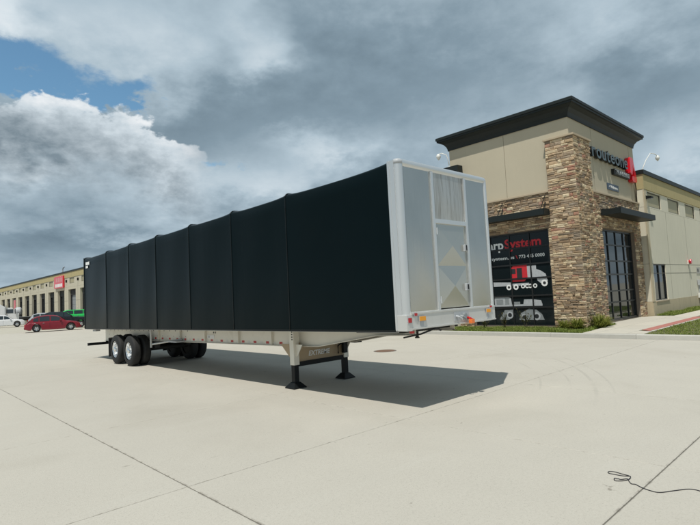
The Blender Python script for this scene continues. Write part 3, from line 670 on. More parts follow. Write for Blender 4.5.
mb_ = thing('meter_box', 'grey utility boxes and pipes low on the wing wall', 'utility box', (38.9, WY, .5)); part('box', B1(38.7, 39.0, WY-.16, WY-.022, 1.55, 1.9), PR_LGREY, mb_, bevel=.01); part('box', B1(38.55, 39.1, WY-.2, WY-.022, .75, 1.05), WHITEP, mb_, bevel=.01); part('pipe', MB().tube([(38.85, WY-.08, 1.55), (38.85, WY-.08, .2)], .035, 8), PR_LGREY, mb_)

dock = thing('dock_warehouse', 'long pale precast warehouse with a row of tall dark dock doors', 'building', (21.3, 45, 0))
DX = 21.30; Y0, Y1 = 14.62, 168.
doors = [(79.1-5.78*k, 79.1-5.78*k+3.7) for k in range(10, 0, -1)]+[(79.1+5.78*k, 79.1+5.78*k+3.7) for k in range(0, 15)]
part('wall', wall_with_openings('x', DX, Y0, Y1, 0, 5.40, [(a, b, .0, 5.05) for a, b in doors], .5), DOCKW, dock)
hw = [((a+b)/2-1.15, (a+b)/2+1.15) for a, b in doors]
part('wall', wall_with_openings('x', DX, Y0, Y1, 5.41, 6.80, [(a, b, 5.92, 6.72) for a, b in hw], .5), DOCKW, dock)
part('band', B1(DX-.05, DX+.5, Y0-.02, Y1, 6.805, HR-.21), OLIVE, dock)
part('roof_cap', B1(DX-.12, DX+.6, Y0-.6, Y1, HR-.21, HR+.02), CAPM, dock, bevel=.012)
part('end_cap', B1(DX-.28, TX-.004, 14.02, 14.9, HR+.022, HR+.38), CAPM, dock)
part('inner_wall', B1(DX+.95, 60, TY2+.3, Y1, 0, 7.4), FRAME, dock)
part('end_wall', B1(DX, 60, Y1, Y1+.3, 0, HR), DOCKW, dock)
GRV = mat('groove', (.19, .175, .145), .95)
for a, b in doors: part('panel_joint', B1(DX-.006, DX-.001, b+1.02, b+1.06, 0, 6.8), GRV, dock)
for (a, b), (c, d) in zip([(0, Y0+.1)]+doors, doors):
    for z in (1.7, 3.38): part('panel_joint', B1(DX-.005, DX-.001, b, c, z, z+.03), GRV, dock)
precast_windows(dock, 'x', DX, hw, 5.92, 6.72, HIGHP, 'high_window', .10)
for i, (a, b) in enumerate(doors):
    fr = MB(); fr.box(DX+.30, DX+.42, a, a+.35, 0, 5.05); fr.box(DX+.30, DX+.42, b-.35, b, 0, 5.05); fr.box(DX+.30, DX+.42, a+.35, b-.35, 4.2, 5.05)
    d = part('dock_door', fr, RUBBER, dock)
    for k in range(6): part('panel', B1(DX+.44, DX+.50, a+.3, b-.3, .02+k*.7, .70+k*.7), BLACKM if i not in (10,) else PR_GREY, d)
    lp = part('dock_lamp', MB().box(DX-.22, DX-.001, b+.55, b+.61, 6.1, 6.5), BLACKM, dock)
for yy, wh in ((96.5, 'above the red sign'),):
    v_ = thing('roof_vent', 'small pale vent on the dock warehouse roof, '+wh, 'vent', (24.0, yy, 7.4)); part('pipe', MB().tube([(24.0, yy, 7.4), (24.0, yy, 9.0), (24.05, yy-.3, 9.4), (24.05, yy-.9, 9.35)], .09, 8), PR_LGREY, v_)
# red square sign on it
rsn = thing('red_wall_sign', 'red square sign with white lettering on the dock warehouse', 'sign', (DX-.5, 87.1, 5.5)); part('cabinet', B1(DX-.25, DX-.02, 84.6, 89.6, 5.45, 7.25), RED_SIGN, rsn, bevel=.03)
PINK = mat('sign_pink', (.62, .25, .26), .5)
for k in range(3): part('sign_mark', B1(DX-.262, DX-.251, 87.5-k*1.25, 88.5-k*1.25, 6.35, 7.0), PINK, rsn)
for k in range(5): part('sign_mark', B1(DX-.262, DX-.251, 88.2-k*.80, 88.85-k*.80, 5.62, 6.12), PR_WHITE, rsn)
bn = thing('red_banner', 'narrow red banner hanging in a far dock bay', 'banner', (DX-.05, 120.5, 2)); part('cloth', MB().prism([(DX-.06, 119.7, 2.0), (DX-.06, 121.2, 2.0), (DX-.06, 121.2, 4.6), (DX-.06, 119.7, 4.6)], (.03, 0, 0)), RED_SIGN, bn); part('pole', MB().tube([(DX-.045, 119.5, 4.62), (DX-.045, 121.4, 4.62)], .04, 6), PR_GREY, bn); part('mark', B1(DX-.075, DX-.062, 120.2, 120.7, 2.4, 2.9), PR_WHITE, bn)
fb = thing('far_building', 'dark roofed building beyond the end of the warehouse', 'building', (30, 190, 0)); part('wall', B1(14, 50, 185, 215, 0, 8.6), PRECAST, fb); part('roof', B1(13.5, 50.5, 184.5, 215.5, 8.6, 9.8), CAPM, fb)

# ------------------------------------------------------------------ signs and cameras on the corner building
LW = TY-.16
sgn = thing('name_sign', 'dark raised name lettering high on the corner building', 'sign', (25.8, TY, 7.7))
SIDES = letters('letter', 'routeone', .92, .07, (23.42, LW+.035, 7.70), (1, 0, 0), UZ, LETTER, sgn, .012, 4.60, .10)
for o in SIDES: black_sides(o.data, 1)
part('raceway', B1(23.5, 28.0, TY-.05, TY-.002, 7.78, 7.92), STUCCO, sgn)
sg2 = thing('trailer_sign', 'small dark raceway sign below the name lettering', 'sign', (27.2, TY, 7.3)); part('raceway', B1(26.15, 28.25, TY-.16, TY-.002, 7.22, 7.50), FRAME, sg2); letters('letter', 'TRAILERS', .30, .015, (26.25, TY-.178, 7.25), (1, 0, 0), UZ, PR_GREY, sg2, .008, 1.9, .04)
lg = thing('logo_sign', 'red angular arch emblem right of the name lettering', 'sign', (28.7, TY, 7.3))
def logo(pts, dep, off): return MB().prism([(28.14+u*.98, TY-off, 7.12+v*1.24) for u, v in pts], (0, dep, 0))
part('emblem_bar', logo([(0, .34), (.02, .95), (.10, 1.), (.50, 1.), (.36, .32), (.20, .26)], .24, .26), RED_SIGN, lg, bevel=.015)
part('emblem_leg', logo([(.505, 1.), (.66, .97), (1.0, .32), (.98, .26), (.80, .26), (.52, .80)], .20, .22), RED_SIGN, lg, bevel=.012)
part('emblem_foot', logo([(.30, .22), (.36, .245), (1.0, .245), (.98, .04), (.90, 0), (.40, .0), (.31, .05)], .22, .24), RED_SIGN, lg, bevel=.015)
dl = thing('plate_sign', 'small navy plate with white lettering under the name sign', 'sign', (26.2, TY, 6.7)); part('plate', B1(25.40, 26.88, TY-.04, TY-.002, 6.42, 6.74), NAVY, dl, bevel=.008); place_text('lettering', '< Welcome', .2, .003, (25.58, TY-.045, 6.51), (1, 0, 0), UZ, PR_WHITE, dl, bold=.004, width=1.15)
def gooseneck(base, top, tip, label):
    t = thing('security_camera', label, 'camera', base, group='gooseneck cameras on the roof edges')
    b, tp, tt = Vector(base), Vector(top), Vector(tip); path = [b, b.lerp(tp, .5)+Vector((0, 0, .1))]+[tp]+[tp.lerp(tt, .6)+Vector((0, 0, .06)), tt]
    part('arm', MB().tube(path, .022, 8), WHITEP, t, smooth=True)
    part('dome', MB().lathe([(tt.z-.30, .02), (tt.z-.22, .08), (tt.z-.16, .11), (tt.z-.1, .115), (tt.z-.02, .08), (tt.z+.02, .04)], 'z', (tt.x, tt.y, 0), 16), WHITEP, t, smooth=True)
    part('mount', B1(b.x-.09, b.x+.09, b.y-.09, b.y+.09, b.z-.01, b.z+.05), WHITEP, t)
gooseneck((29.85, 8.42, HR+.03), (31.2, 8.3, 9.0), (32.1, 8.2, 8.98), 'white gooseneck camera on the wing roof beside the red emblem')
gooseneck((21.2, 14.6, HR+.385), (21.1, 14.7, 8.85), (21.0, 15.1, 8.95), 'white gooseneck camera on the warehouse roof above the trailer')

# ------------------------------------------------------------------ the trailer
X0, X1, YF, LT = 6.237, 8.93, 5.296, 16.7
YR = YF+LT
def tz(y): return -.144*(y-YF)/16.66                  # nose-up stance
def shear(mb):
    mb.v = [(a, b, c+tz(b)) for a, b, c in mb.v]; return mb
ZB, ZT = 1.356, 4.17
trailer = thing('curtain_trailer', 'long black tarp covered semi trailer with bare aluminium front', 'trailer', ((X0+X1)/2, 13.6, 0))
seams = [5.52, 8.40, 10.60, 12.80, 15.0, 17.2, 19.4, YR]
def profU(inset):
    r_ = .10; pts = []
    for i in range(13): pts.append((X0, ZB+(ZT-r_-ZB)*i/12, -1, 0))
    for i in range(1, 5): a = math.pi/2*i/4; pts.append((X0+r_-r_*math.cos(a), ZT-r_+r_*math.sin(a), -math.cos(a), math.sin(a)))
    for i in range(1, 6): pts.append((X0+r_+(X1-X0-2*r_)*i/6, ZT+.03*math.sin(math.pi*i/6), 0, 1))
    for i in range(0, 5): a = math.pi/2*(1-i/4); pts.append((X1-r_+r_*math.cos(a), ZT-r_+r_*math.sin(a), math.cos(a), math.sin(a)))
    for i in range(1, 13): pts.append((X1, ZT-r_-(ZT-r_-ZB)*i/12, 1, 0))
    return pts
PU = profU(0)
ntarp = len(seams)-1
for k in range(ntarp):
    a, b = seams[k], seams[k+1]; NT = 18; vs = []; fs = []; n = len(PU); ph = random.random()*6
    for i in range(NT+1):
        t = i/NT; y = a+.004+(b-a-.008)*t; sag = (1-(2*t-1)**4)*.8+.2*math.sin(math.pi*t); sag = sag if 0 < t < 1 else 0
        for j, (x, z, nx, nz) in enumerate(PU):
            top = max(0, nz); side = 1-top
            zf = (z-ZB)/(ZT-ZB)
            d = .058*sag*top+.020*sag*side*math.sin(math.pi*min(1, .12+zf*.88))+.004*math.sin(ph+9*t+zf*3)*side*(1 if 0 < t < 1 else 0)
            vs.append((x-nx*d, y, z-nz*d))
    for i in range(NT):
        for j in range(n-1): fs.append((i*n+j, (i+1)*n+j, (i+1)*n+j+1, i*n+j+1))
    part('tarp_panel', shear(MB().add(vs, fs)), TARP, trailer, smooth=True, fixn=False)
for y in seams[1:-1]+[YR-.03]:
    part('bow_seam', shear(MB().tube([(x+nx*.004, y, z+nz*.004) for x, z, nx, nz in PU], .013, 6)), HEM, trailer, smooth=True)
# hem track along both lower edges, rear wall
for x in (X0-.006, X1-.03): part('hem_track', shear(B1(x, x+.036, 5.5, YR, ZB-.03, ZB+.005)), HEM, trailer)
part('rear_tarp', shear(B1(X0+.03, X1-.03, YR-.02, YR+.01, ZB, ZT-.05)), TARP, trailer)
part('rear_frame', shear(B1(X0+.0, X0+.05, YR+.011, YR+.06, ZB, ZT-.02).box(X1-.05, X1, YR+.011, YR+.06, ZB, ZT-.02).box(X0+.05, X1-.05, YR+.011, YR+.06, ZT-.08, ZT-.02)), BLACKM, trailer)
yd = 21.5; zd = 3.94
part('decal', MB().add([(X0-.012, yd+.24, zd-.10+tz(yd)), (X0-.012, yd-.22, zd-.10+tz(yd)), (X0-.012, yd-.22, zd+.02+tz(yd)), (X0-.012, yd+.24, zd+.02+tz(yd))], [(0, 1, 2, 3)]), PR_WHITE, trailer)
part('decal', MB().add([(X0-.012, yd+.24, zd-.22+tz(yd)), (X0-.012, yd-.05, zd-.22+tz(yd)), (X0-.012, yd-.05, zd-.13+tz(yd)), (X0-.012, yd+.24, zd-.13+tz(yd))], [(0, 1, 2, 3)]), PR_WHITE, trailer)
# deck
part('nose_sill', shear(B1(X0+.14, X1-.06, YF+.07, YF+.24, 1.345, 1.40)), ALU_W, trailer)
part('deck', shear(B1(X0+.04, X1-.04, YF+.25, YR-.03, 1.335, 1.43)), WOOD, trailer)
for x in (X0+.045, X1-.085): part('side_rail', shear(B1(x, x+.04, YF+.25, YR-.05, 1.315, 1.334)), ALU_W, trailer)
for i in range(40):
    y = YF+.6+i*.40
    if y < YR-.1: part('cross_member', shear(B1(X0+.34, X1-.34, y, y+.05, 1.30, 1.334)), DARKU, trailer)
# main beams: web, flanges, holes, reflective tape
for bx_ in (7.0, 8.16):
    out = -1 if bx_ < 7.5 else 1
    web = [(YR-.06, 1.33), (YR-.06, .82), (19.4, .82), (19.0, .90), (9.3, .93), (8.4, .95), (6.7, 1.20), (5.75, 1.22), (5.75, 1.33)]
    bm_ = part('main_beam', shear(MB().prism([(bx_-.006, y, z) for y, z in web], (.012, 0, 0))), BEAM, trailer)
    fl = MB(); pts = web[1:8]
    for (ya, za), (yb, zb_) in zip(pts, pts[1:]):
        fl.add([(bx_-.065, ya, za-.014), (bx_+.065, ya, za-.014), (bx_+.065, yb, zb_-.014), (bx_-.065, yb, zb_-.014), (bx_-.065, ya, za), (bx_+.065, ya, za), (bx_+.065, yb, zb_), (bx_-.065, yb, zb_)],
               [(0, 1, 2, 3), (4, 7, 6, 5), (0, 3, 7, 4), (1, 5, 6, 2)])
    part('flange', shear(fl), BEAM, bm_)
    xx = bx_+out*.0066
    hl = MB()
    for y in np.arange(14.6, 21.6, .42):
        hl.lathe([(xx, .022), (xx+out*.002, .022)], 'x', (0, y, 1.235), 8); hl.lathe([(xx, .013), (xx+out*.002, .013)], 'x', (0, y+.13, 1.06), 8)
    for y in (12.9, 13.0): hl.lathe([(xx, .028), (xx+out*.002, .028)], 'x', (0, y, 1.2), 8)
    part('bolt_hole', shear(hl), DARKU, bm_)
    for i, y in enumerate(np.arange(9.75, 17.0, .275)):
        part('reflective_tape', shear(B1(min(xx, xx+out*.003), max(xx, xx+out*.003), y, y+.12, .955, 1.01)), TAPE_R if i % 2 == 0 else TAPE_W, bm_)
    for y in (9.9, 11.4, 13.2, 14.8, 16.4): part('stiffener', shear(B1(min(xx+out*.003, xx+out*.06), max(xx+out*.003, xx+out*.06), y+.21, y+.225, .94, 1.30)), BEAM, bm_)
part('placard', shear(B1(6.983, 6.992, 12.95, 13.35, 1.03, 1.13)), PR_WHITE, trailer); place_text('marking', '53', .07, .001, (6.981, 13.28, 1.05+tz(13)), UX, UZ, PR_BLACK, trailer)
for y in (9.4, 12.5, 15.5): part('beam_brace', shear(B1(7.02, 8.14, y, y+.05, 1.0, 1.2)), DARKU, trailer)
# front bulkhead
FY = YF
fp = MB
part('corner_post', MB().lathe([(1.36, .085), (4.10, .085)], 'z', (X0+.088, FY+.088, 0), 20), ALU_FR, trailer, smooth='auto')
part('corner_post', MB().lathe([(1.36, .045), (4.12, .045)], 'z', (X1-.047, FY+.048, 0), 16), ALU_FR, trailer, smooth='auto')
part('corner_strip', B1(X0-.012, X0+.02, FY+.09, FY+.235, 1.36, 4.15).box(X0-.02, X0+.02, FY+.18, FY+.20, 1.36, 4.14), ALU_FR, trailer)
part('corner_strip', B1(X1-.02, X1+.012, FY+.09, FY+.235, 1.36, 4.15), ALU_FR, trailer)
part('top_rail', MB().tube([(X0+.09, FY+.075, 4.115), (X1-.05, FY+.075, 4.115)], .072, 16), ALU_FR, trailer, smooth='auto')
part('post_cap', MB().lathe([(4.09, .09), (4.14, .09), (4.175, .06), (4.185, .02)], 'z', (X0+.088, FY+.088, 0), 18), PR_LGREY, trailer, smooth=True)
M1, M2 = 7.14, 8.14
for x in (M1, M2): part('mullion', B1(x-.032, x+.032, FY+.005, FY+.05, 1.64, 4.06), ALU_FR, trailer, bevel=.006)
part('cross_rail', B1(M1+.034, M2-.034, FY+.006, FY+.05, 3.15, 3.23), ALU_FR, trailer, bevel=.006)
def sheet(x0, x1, z0, z1, m, y=FY+.035, bulge=.02):
    """thin sheet with a slight oil-can bulge"""
    N, Mz = 8, 12; vs = []; fs = []; ph = random.random()*6
    for j in range(Mz+1):
        for i in range(N+1):
            u, v = i/N, j/Mz; d = bulge*math.sin(math.pi*u)*math.sin(math.pi*v)*(.7+.5*math.sin(ph+v*5+u*2)); vs.append((x0+(x1-x0)*u, y-d, z0+(z1-z0)*v))
    for j in range(Mz):
        for i in range(N): fs.append((j*(N+1)+i, j*(N+1)+i+1, (j+1)*(N+1)+i+1, (j+1)*(N+1)+i))
    return MB().add(vs, fs)
part('front_panel', sheet(X0+.16, M1-.02, 1.62, 4.08, ALU), ALU, trailer, smooth=True, fixn=False)
part('front_panel', sheet(M2+.02, X1-.06, 1.62, 4.08, ALU), ALU, trailer, smooth=True, fixn=False)
part('front_panel', sheet(M1+.02, M2-.02, 3.2, 4.08, ALU_ST), ALU_ST, trailer, smooth=True, fixn=False)
# embossed access door: two stacked shallow pyramids of four facets each
zd0, zd1 = 1.66, 3.15; xa, xb = M1+.034, M2-.034; zm = (zd0+zd1)/2; yb_ = FY+.038
door = part('access_door', MB().box(xa, xb, yb_+.001, yb_+.03, zd0, zd1), ALU_DOOR, trailer)
for z0, z1 in ((zd0+.02, zm), (zm, zd1-.02)):
    c = ((xa+xb)/2, yb_-.03, (z0+z1)/2); q = [(xa+.02, yb_, z0), (xb-.02, yb_, z0), (xb-.02, yb_, z1), (xa+.02, yb_, z1)]
    for i in range(4): part('facet', MB().add([q[i], q[(i+1) % 4], c], [(0, 1, 2)]), ALU_DOOR, door, fixn=False)
part('latch', B1(8.0, 8.07, FY-.01, FY+.036, 2.68, 2.80), PR_LGREY, door, bevel=.006); part('latch', B1(7.97, 8.06, FY-.015, FY+.036, 1.95, 2.08), PR_LGREY, door, bevel=.006)
part('latch_pin', MB().tube([(8.01, FY-.025, 1.97), (8.01, FY-.025, 2.06)], .012, 6), BLACKM, door); part('latch_pin', MB().tube([(8.04, FY-.02, 2.69), (8.04, FY-.02, 2.79)], .010, 6), BLACKM, door)
for z in (1.75, 2.95): part('hinge', MB().tube([(M1+.045, FY+.0, z), (M1+.045, FY+.0, z+.12)], .014, 8), ALU_FR, door)
rail = part('bottom_rail', B1(X0+.10, X1-.02, FY+.0, FY+.06, 1.36, 1.64), ALU_W, trailer, bevel=.008)
part('bottom_rail_edge', B1(X0+.12, X1-.03, FY-.012, FY-.0015, 1.605, 1.63).box(X0+.12, X1-.03, FY-.02, FY-.0015, 1.36, 1.385), ALU_W, rail)
part('corner_box', B1(X0-.015, X0+.12, FY-.012, FY+.23, 1.34, 1.60), ALU_W, trailer, bevel=.006)
for nm, x, z, ww, hh, m in (('corner_lamp', X0+.055, 1.515, .075, .075, REDL), ('clearance_lamp', X0+.38, 1.525, .15, .07, AMBER), ('clearance_lamp', X1-.29, 1.545, .13, .06, AMBER), ('marker_lamp', X0+.21, 1.60, .06, .04, REDL), ('marker_lamp', X1-.20, 1.618, .06, .03, REDL)):
    bz = part('lamp_bezel', B1(x-ww/2-.012, x+ww/2+.012, FY-.018, FY-.0125, z-hh/2-.012, z+hh/2+.012), PR_LGREY, trailer); part(nm, B1(x-ww/2, x+ww/2, FY-.03, FY-.019, z-hh/2, z+hh/2), m, bz)
for x in (X0+.38, X1-.29): part('lamp_plate', B1(x-.04, x+.04, FY-.008, FY-.0012, 1.40, 1.48), PR_LGREY, rail)
part('connector_plate', B1(7.52, 7.98, FY-.012, FY-.0015, 1.42, 1.57), PR_LGREY, rail)
for x, m in ((7.58, PR_LGREY), (7.70, PR_GREY)):
    gh = part('gladhand', MB().tube([(x, FY-.013, 1.50), (x, FY-.07, 1.49), (x+.06, FY-.09, 1.45)], .022, 8), m, rail)
part('connector_socket', MB().lathe([(FY-.013, .05), (FY-.06, .05), (FY-.065, .03)], 'y', (7.81, 0, 1.50), 14), PR_GREY, rail)
part('gladhand', MB().tube([(7.92, FY-.013, 1.46), (7.92, FY-.08, 1.44), (7.98, FY-.10, 1.41)], .022, 8), REDL, rail)
part('dust_cap', B1(7.90, 8.0, FY-.12, FY-.05, 1.35, 1.43), ORANGE, rail, bevel=.01)
part('coupler_plate', shear(B1(6.75, 8.42, YF+.55, 7.0, 1.262, 1.275).box(6.75, 8.42, YF+.55, YF+.62, 1.2755, 1.334)), DARKU, trailer); part('kingpin', shear(MB().lathe([(1.10, .045), (1.12, .045), (1.13, .03), (1.235, .03)], 'z', (7.58, 6.2, 0), 14)), DARKU, trailer)
part('air_hose', MB().tube([(6.6, FY+.4, 1.20), (6.7, FY+.1, 1.26), (7.0, FY+.02, 1.335), (7.25, FY+.1, 1.28)], .016, 6), RUBBER, trailer, smooth=True)
part('edge_lamp', B1(X0+.11, X0+.17, FY-.006, FY+.05, 1.30, 1.338), REDL, trailer)
# landing gear
LGY = 9.10
for x in (6.84, 8.33):
    leg = part('landing_leg', B1(x-.075, x+.075, LGY-.075, LGY+.075, .50, 1.34), BEAM, trailer, bevel=.008)
    part('inner_leg', B1(x-.058, x+.058, LGY-.058, LGY+.058, .06, .52), BLACKM, leg)
    ft = MB(); q = .17
    ft.add([(x-q, LGY-q, 0), (x+q, LGY-q, 0), (x+q, LGY+q, 0), (x-q, LGY+q, 0), (x-q, LGY-q, .022), (x+q, LGY-q, .022), (x+q, LGY+q, .022), (x-q, LGY+q, .022), (x-.075, LGY-.075, .13), (x+.075, LGY-.075, .13), (x+.075, LGY+.075, .13), (x-.075, LGY+.075, .13)],
           [(0, 3, 2, 1), (8, 9, 10, 11)]+[(i, (i+1) % 4, 4+(i+1) % 4, 4+i) for i in range(4)]+[(4+i, 4+(i+1) % 4, 8+(i+1) % 4, 8+i) for i in range(4)])
    part('foot', ft, BLACKM, leg)
    for i in range(5): part('slot', B1(x-.078, x-.0755, LGY-.05, LGY-.01, 1.05+i*.055, 1.075+i*.055), DARKU, leg)
    # gusset plates fore and aft of the leg
    part('gusset', MB().prism([(x-.01, LGY+.076, .95), (x-.01, LGY+.50, .95), (x-.01, LGY+.12, .62), (x-.01, LGY+.076, .60)], (.012, 0, 0)), TANPL, leg)
    part('gusset', MB().prism([(x-.01, LGY-.076, .95), (x-.01, LGY-.30, .95), (x-.01, LGY-.12, .70), (x-.01, LGY-.076, .68)], (.012, 0, 0)), BEAM, leg)
    part('leg_bolt', MB().lathe([(x-.078, .016), (x-.0755, .016)], 'x', (0, LGY+.02, 1.27), 8), DARKU, leg)
pl = part('brace_plate', B1(6.918, 8.252, LGY-.02, LGY-.008, .53, .98), TANPL, trailer); part('brace_channel', B1(6.918, 8.252, LGY-.055, LGY-.0215, .46, .56), BLACKM, pl)
place_text('lettering', 'EXTREME', .155, .0015, (7.22, LGY-.024, .66), (1, 0, 0), UZ, PR_WHITE, pl, bold=.004, width=.62, shear=.22)
place_text('emblem', 'X', .13, .0015, (7.99, LGY-.024, .84), (1, 0, 0), UZ, PR_WHITE, pl, bold=.006, shear=.2)
part('crank_handle', MB().tube([(8.05, LGY-.10, .62), (8.05, LGY-.10, .80), (8.16, LGY-.12, .86), (8.30, LGY-.16, .88), (8.42, LGY-.3, .86), (8.58, LGY-.36, .86), (8.60, LGY-.36, .93), (8.60, LGY-.36, 1.22)], .018, 8), BLACKM, trailer, smooth=True)
part('gear_box', B1(8.18, 8.30, LGY-.16, LGY-.076, .62, .90), BLACKM, trailer, bevel=.01)
part('crank_hook', MB().tube([(7.9, LGY-.5, 1.12), (8.0, LGY-.5, 1.20), (8.15, LGY-.5, 1.18), (8.16, LGY-.5, 1.08), (7.9, LGY-.5, 1.08)], .016, 6), BLACKM, trailer)
# wheels: four dual pairs on two axles
TYP = [(0, .30), (0, .40), (.012, .455), (.04, .492), (.075, .503), (.135, .505), (.195, .503), (.23, .492), (.258, .455), (.27, .40), (.27, .30)]
def wheel(xc, y, out, outer):
    """xc: outer face of the tyre, out = -1 near side / +1 far side"""
    mb = MB().lathe([(xc-out*a, r_) for a, r_ in TYP], 'x', (0, y, .505), 40, False)
    w_ = part('tyre', mb, RUBBER, trailer, smooth='auto')
    gv = MB()
    for a in (.075, .115, .155, .195): gv.lathe([(xc-out*(a-.005), .5065), (xc-out*(a+.005), .5065)], 'x', (0, y, .505), 40, False)
    part('tread_groove', gv, DARKU, w_)
    if outer:
        rp = [(.035, .298), (.02, .285), (.03, .272), (.075, .262), (.13, .250), (.135, .215), (.095, .185), (.08, .13), (.08, .0)]
        rm = part('rim', MB().lathe([(xc-out*a, max(r_, .001)) for a, r_ in rp], 'x', (0, y, .505), 36, False), CHROME, w_, smooth='auto')
        hb = MB().lathe([(xc-out*.08, .11), (xc-out*.0, .095), (xc+out*.015, .06), (xc+out*.018, .0012)], 'x', (0, y, .505), 20); part('hub', hb, CHROME, w_, smooth='auto')
        nt = MB(); hh = MB()
        for i in range(10):
            q = 2*math.pi*i/10; nt.lathe([(xc-out*.10, .016), (xc-out*.045, .016), (xc-out*.04, .008)], 'x', (0, y+.155*math.cos(q), .505+.155*math.sin(q)), 6)
            q += .31; hh.lathe([(xc-out*.118, .026), (xc-out*.112, .026)], 'x', (0, y+.222*math.cos(q), .505+.222*math.sin(q)), 10)
        part('lug_nut', nt, CHROME, w_); part('hand_hole', hh, DARKU, w_)
    else:
        part('rim', MB().lathe([(xc-out*.03, .30), (xc-out*.10, .27), (xc-out*.24, .30)], 'x', (0, y, .505), 28), DARKU, w_)
for y in (17.48, 18.76):
    wheel(X0+.035, y, -1, True); wheel(X0+.365, y, -1, False); wheel(X1-.035, y, 1, True); wheel(X1-.365, y, 1, False)
    part('axle', MB().tube([(X0+.1, y, .505), (X1-.1, y, .505)], .065, 12), DARKU, trailer, smooth='auto')
    for x in (7.03, 8.13):
        part('air_bag', MB().lathe([(.56, .10), (.62, .125), (.70, .12), (.78, .125), (.80, .09)], 'z', (x, y+.35, 0), 16), RUBBER, trailer, smooth='auto')
        part('trailing_arm', MB().prism([(x-.04, y-.55, .62), (x-.04, y-.55, .76), (x-.04, y+.4, .56), (x-.04, y+.4, .48)], (.08, 0, 0)), DARKU, trailer)
        part('hanger', MB().prism([(x-.06, y-.66, .82), (x-.06, y-.42, .82), (x-.06, y-.48, .56), (x-.06, y-.6, .56)], (.12, 0, 0)), DARKU, trailer)
part('side_bracket', B1(6.62, 6.66, 16.45, 16.52, .62, 1.2), ALU_W, trailer); part('side_bar', MB().tube([(6.66, 16.48, .72), (6.95, 14.9, .90)], .028, 8), ALU_W, trailer); part('side_bar', B1(6.70, 6.98, 14.75, 15.3, .82, .86), PR_LGREY, trailer)
part('slider_box', shear(B1(6.96, 8.2, 16.6, 20.0, .80, .92)), DARKU, trailer)
for x in (X0+.05, X1-.65): part('mud_flap', B1(x, x+.60, 19.42, 19.435, .22, .88), RUBBER, trailer); 
part('flap_bar', B1(X0+.05, X1-.05, 19.40, 19.418, .85, .90), DARKU, trailer)
part('rear_bumper', B1(X0+.08, X1-.08, YR-.12, YR-.02, .52, .62).box(7.0, 7.08, YR-.1, YR-.04, .62, 1.2).box(8.1, 8.18, YR-.1, YR-.04, .62, 1.2), BLACKM, trailer)
part('rear_bracket', shear(B1(X0+.25, X0+.42, YR-.5, YR-.15, 1.22, 1.285)), PR_LGREY, trailer)

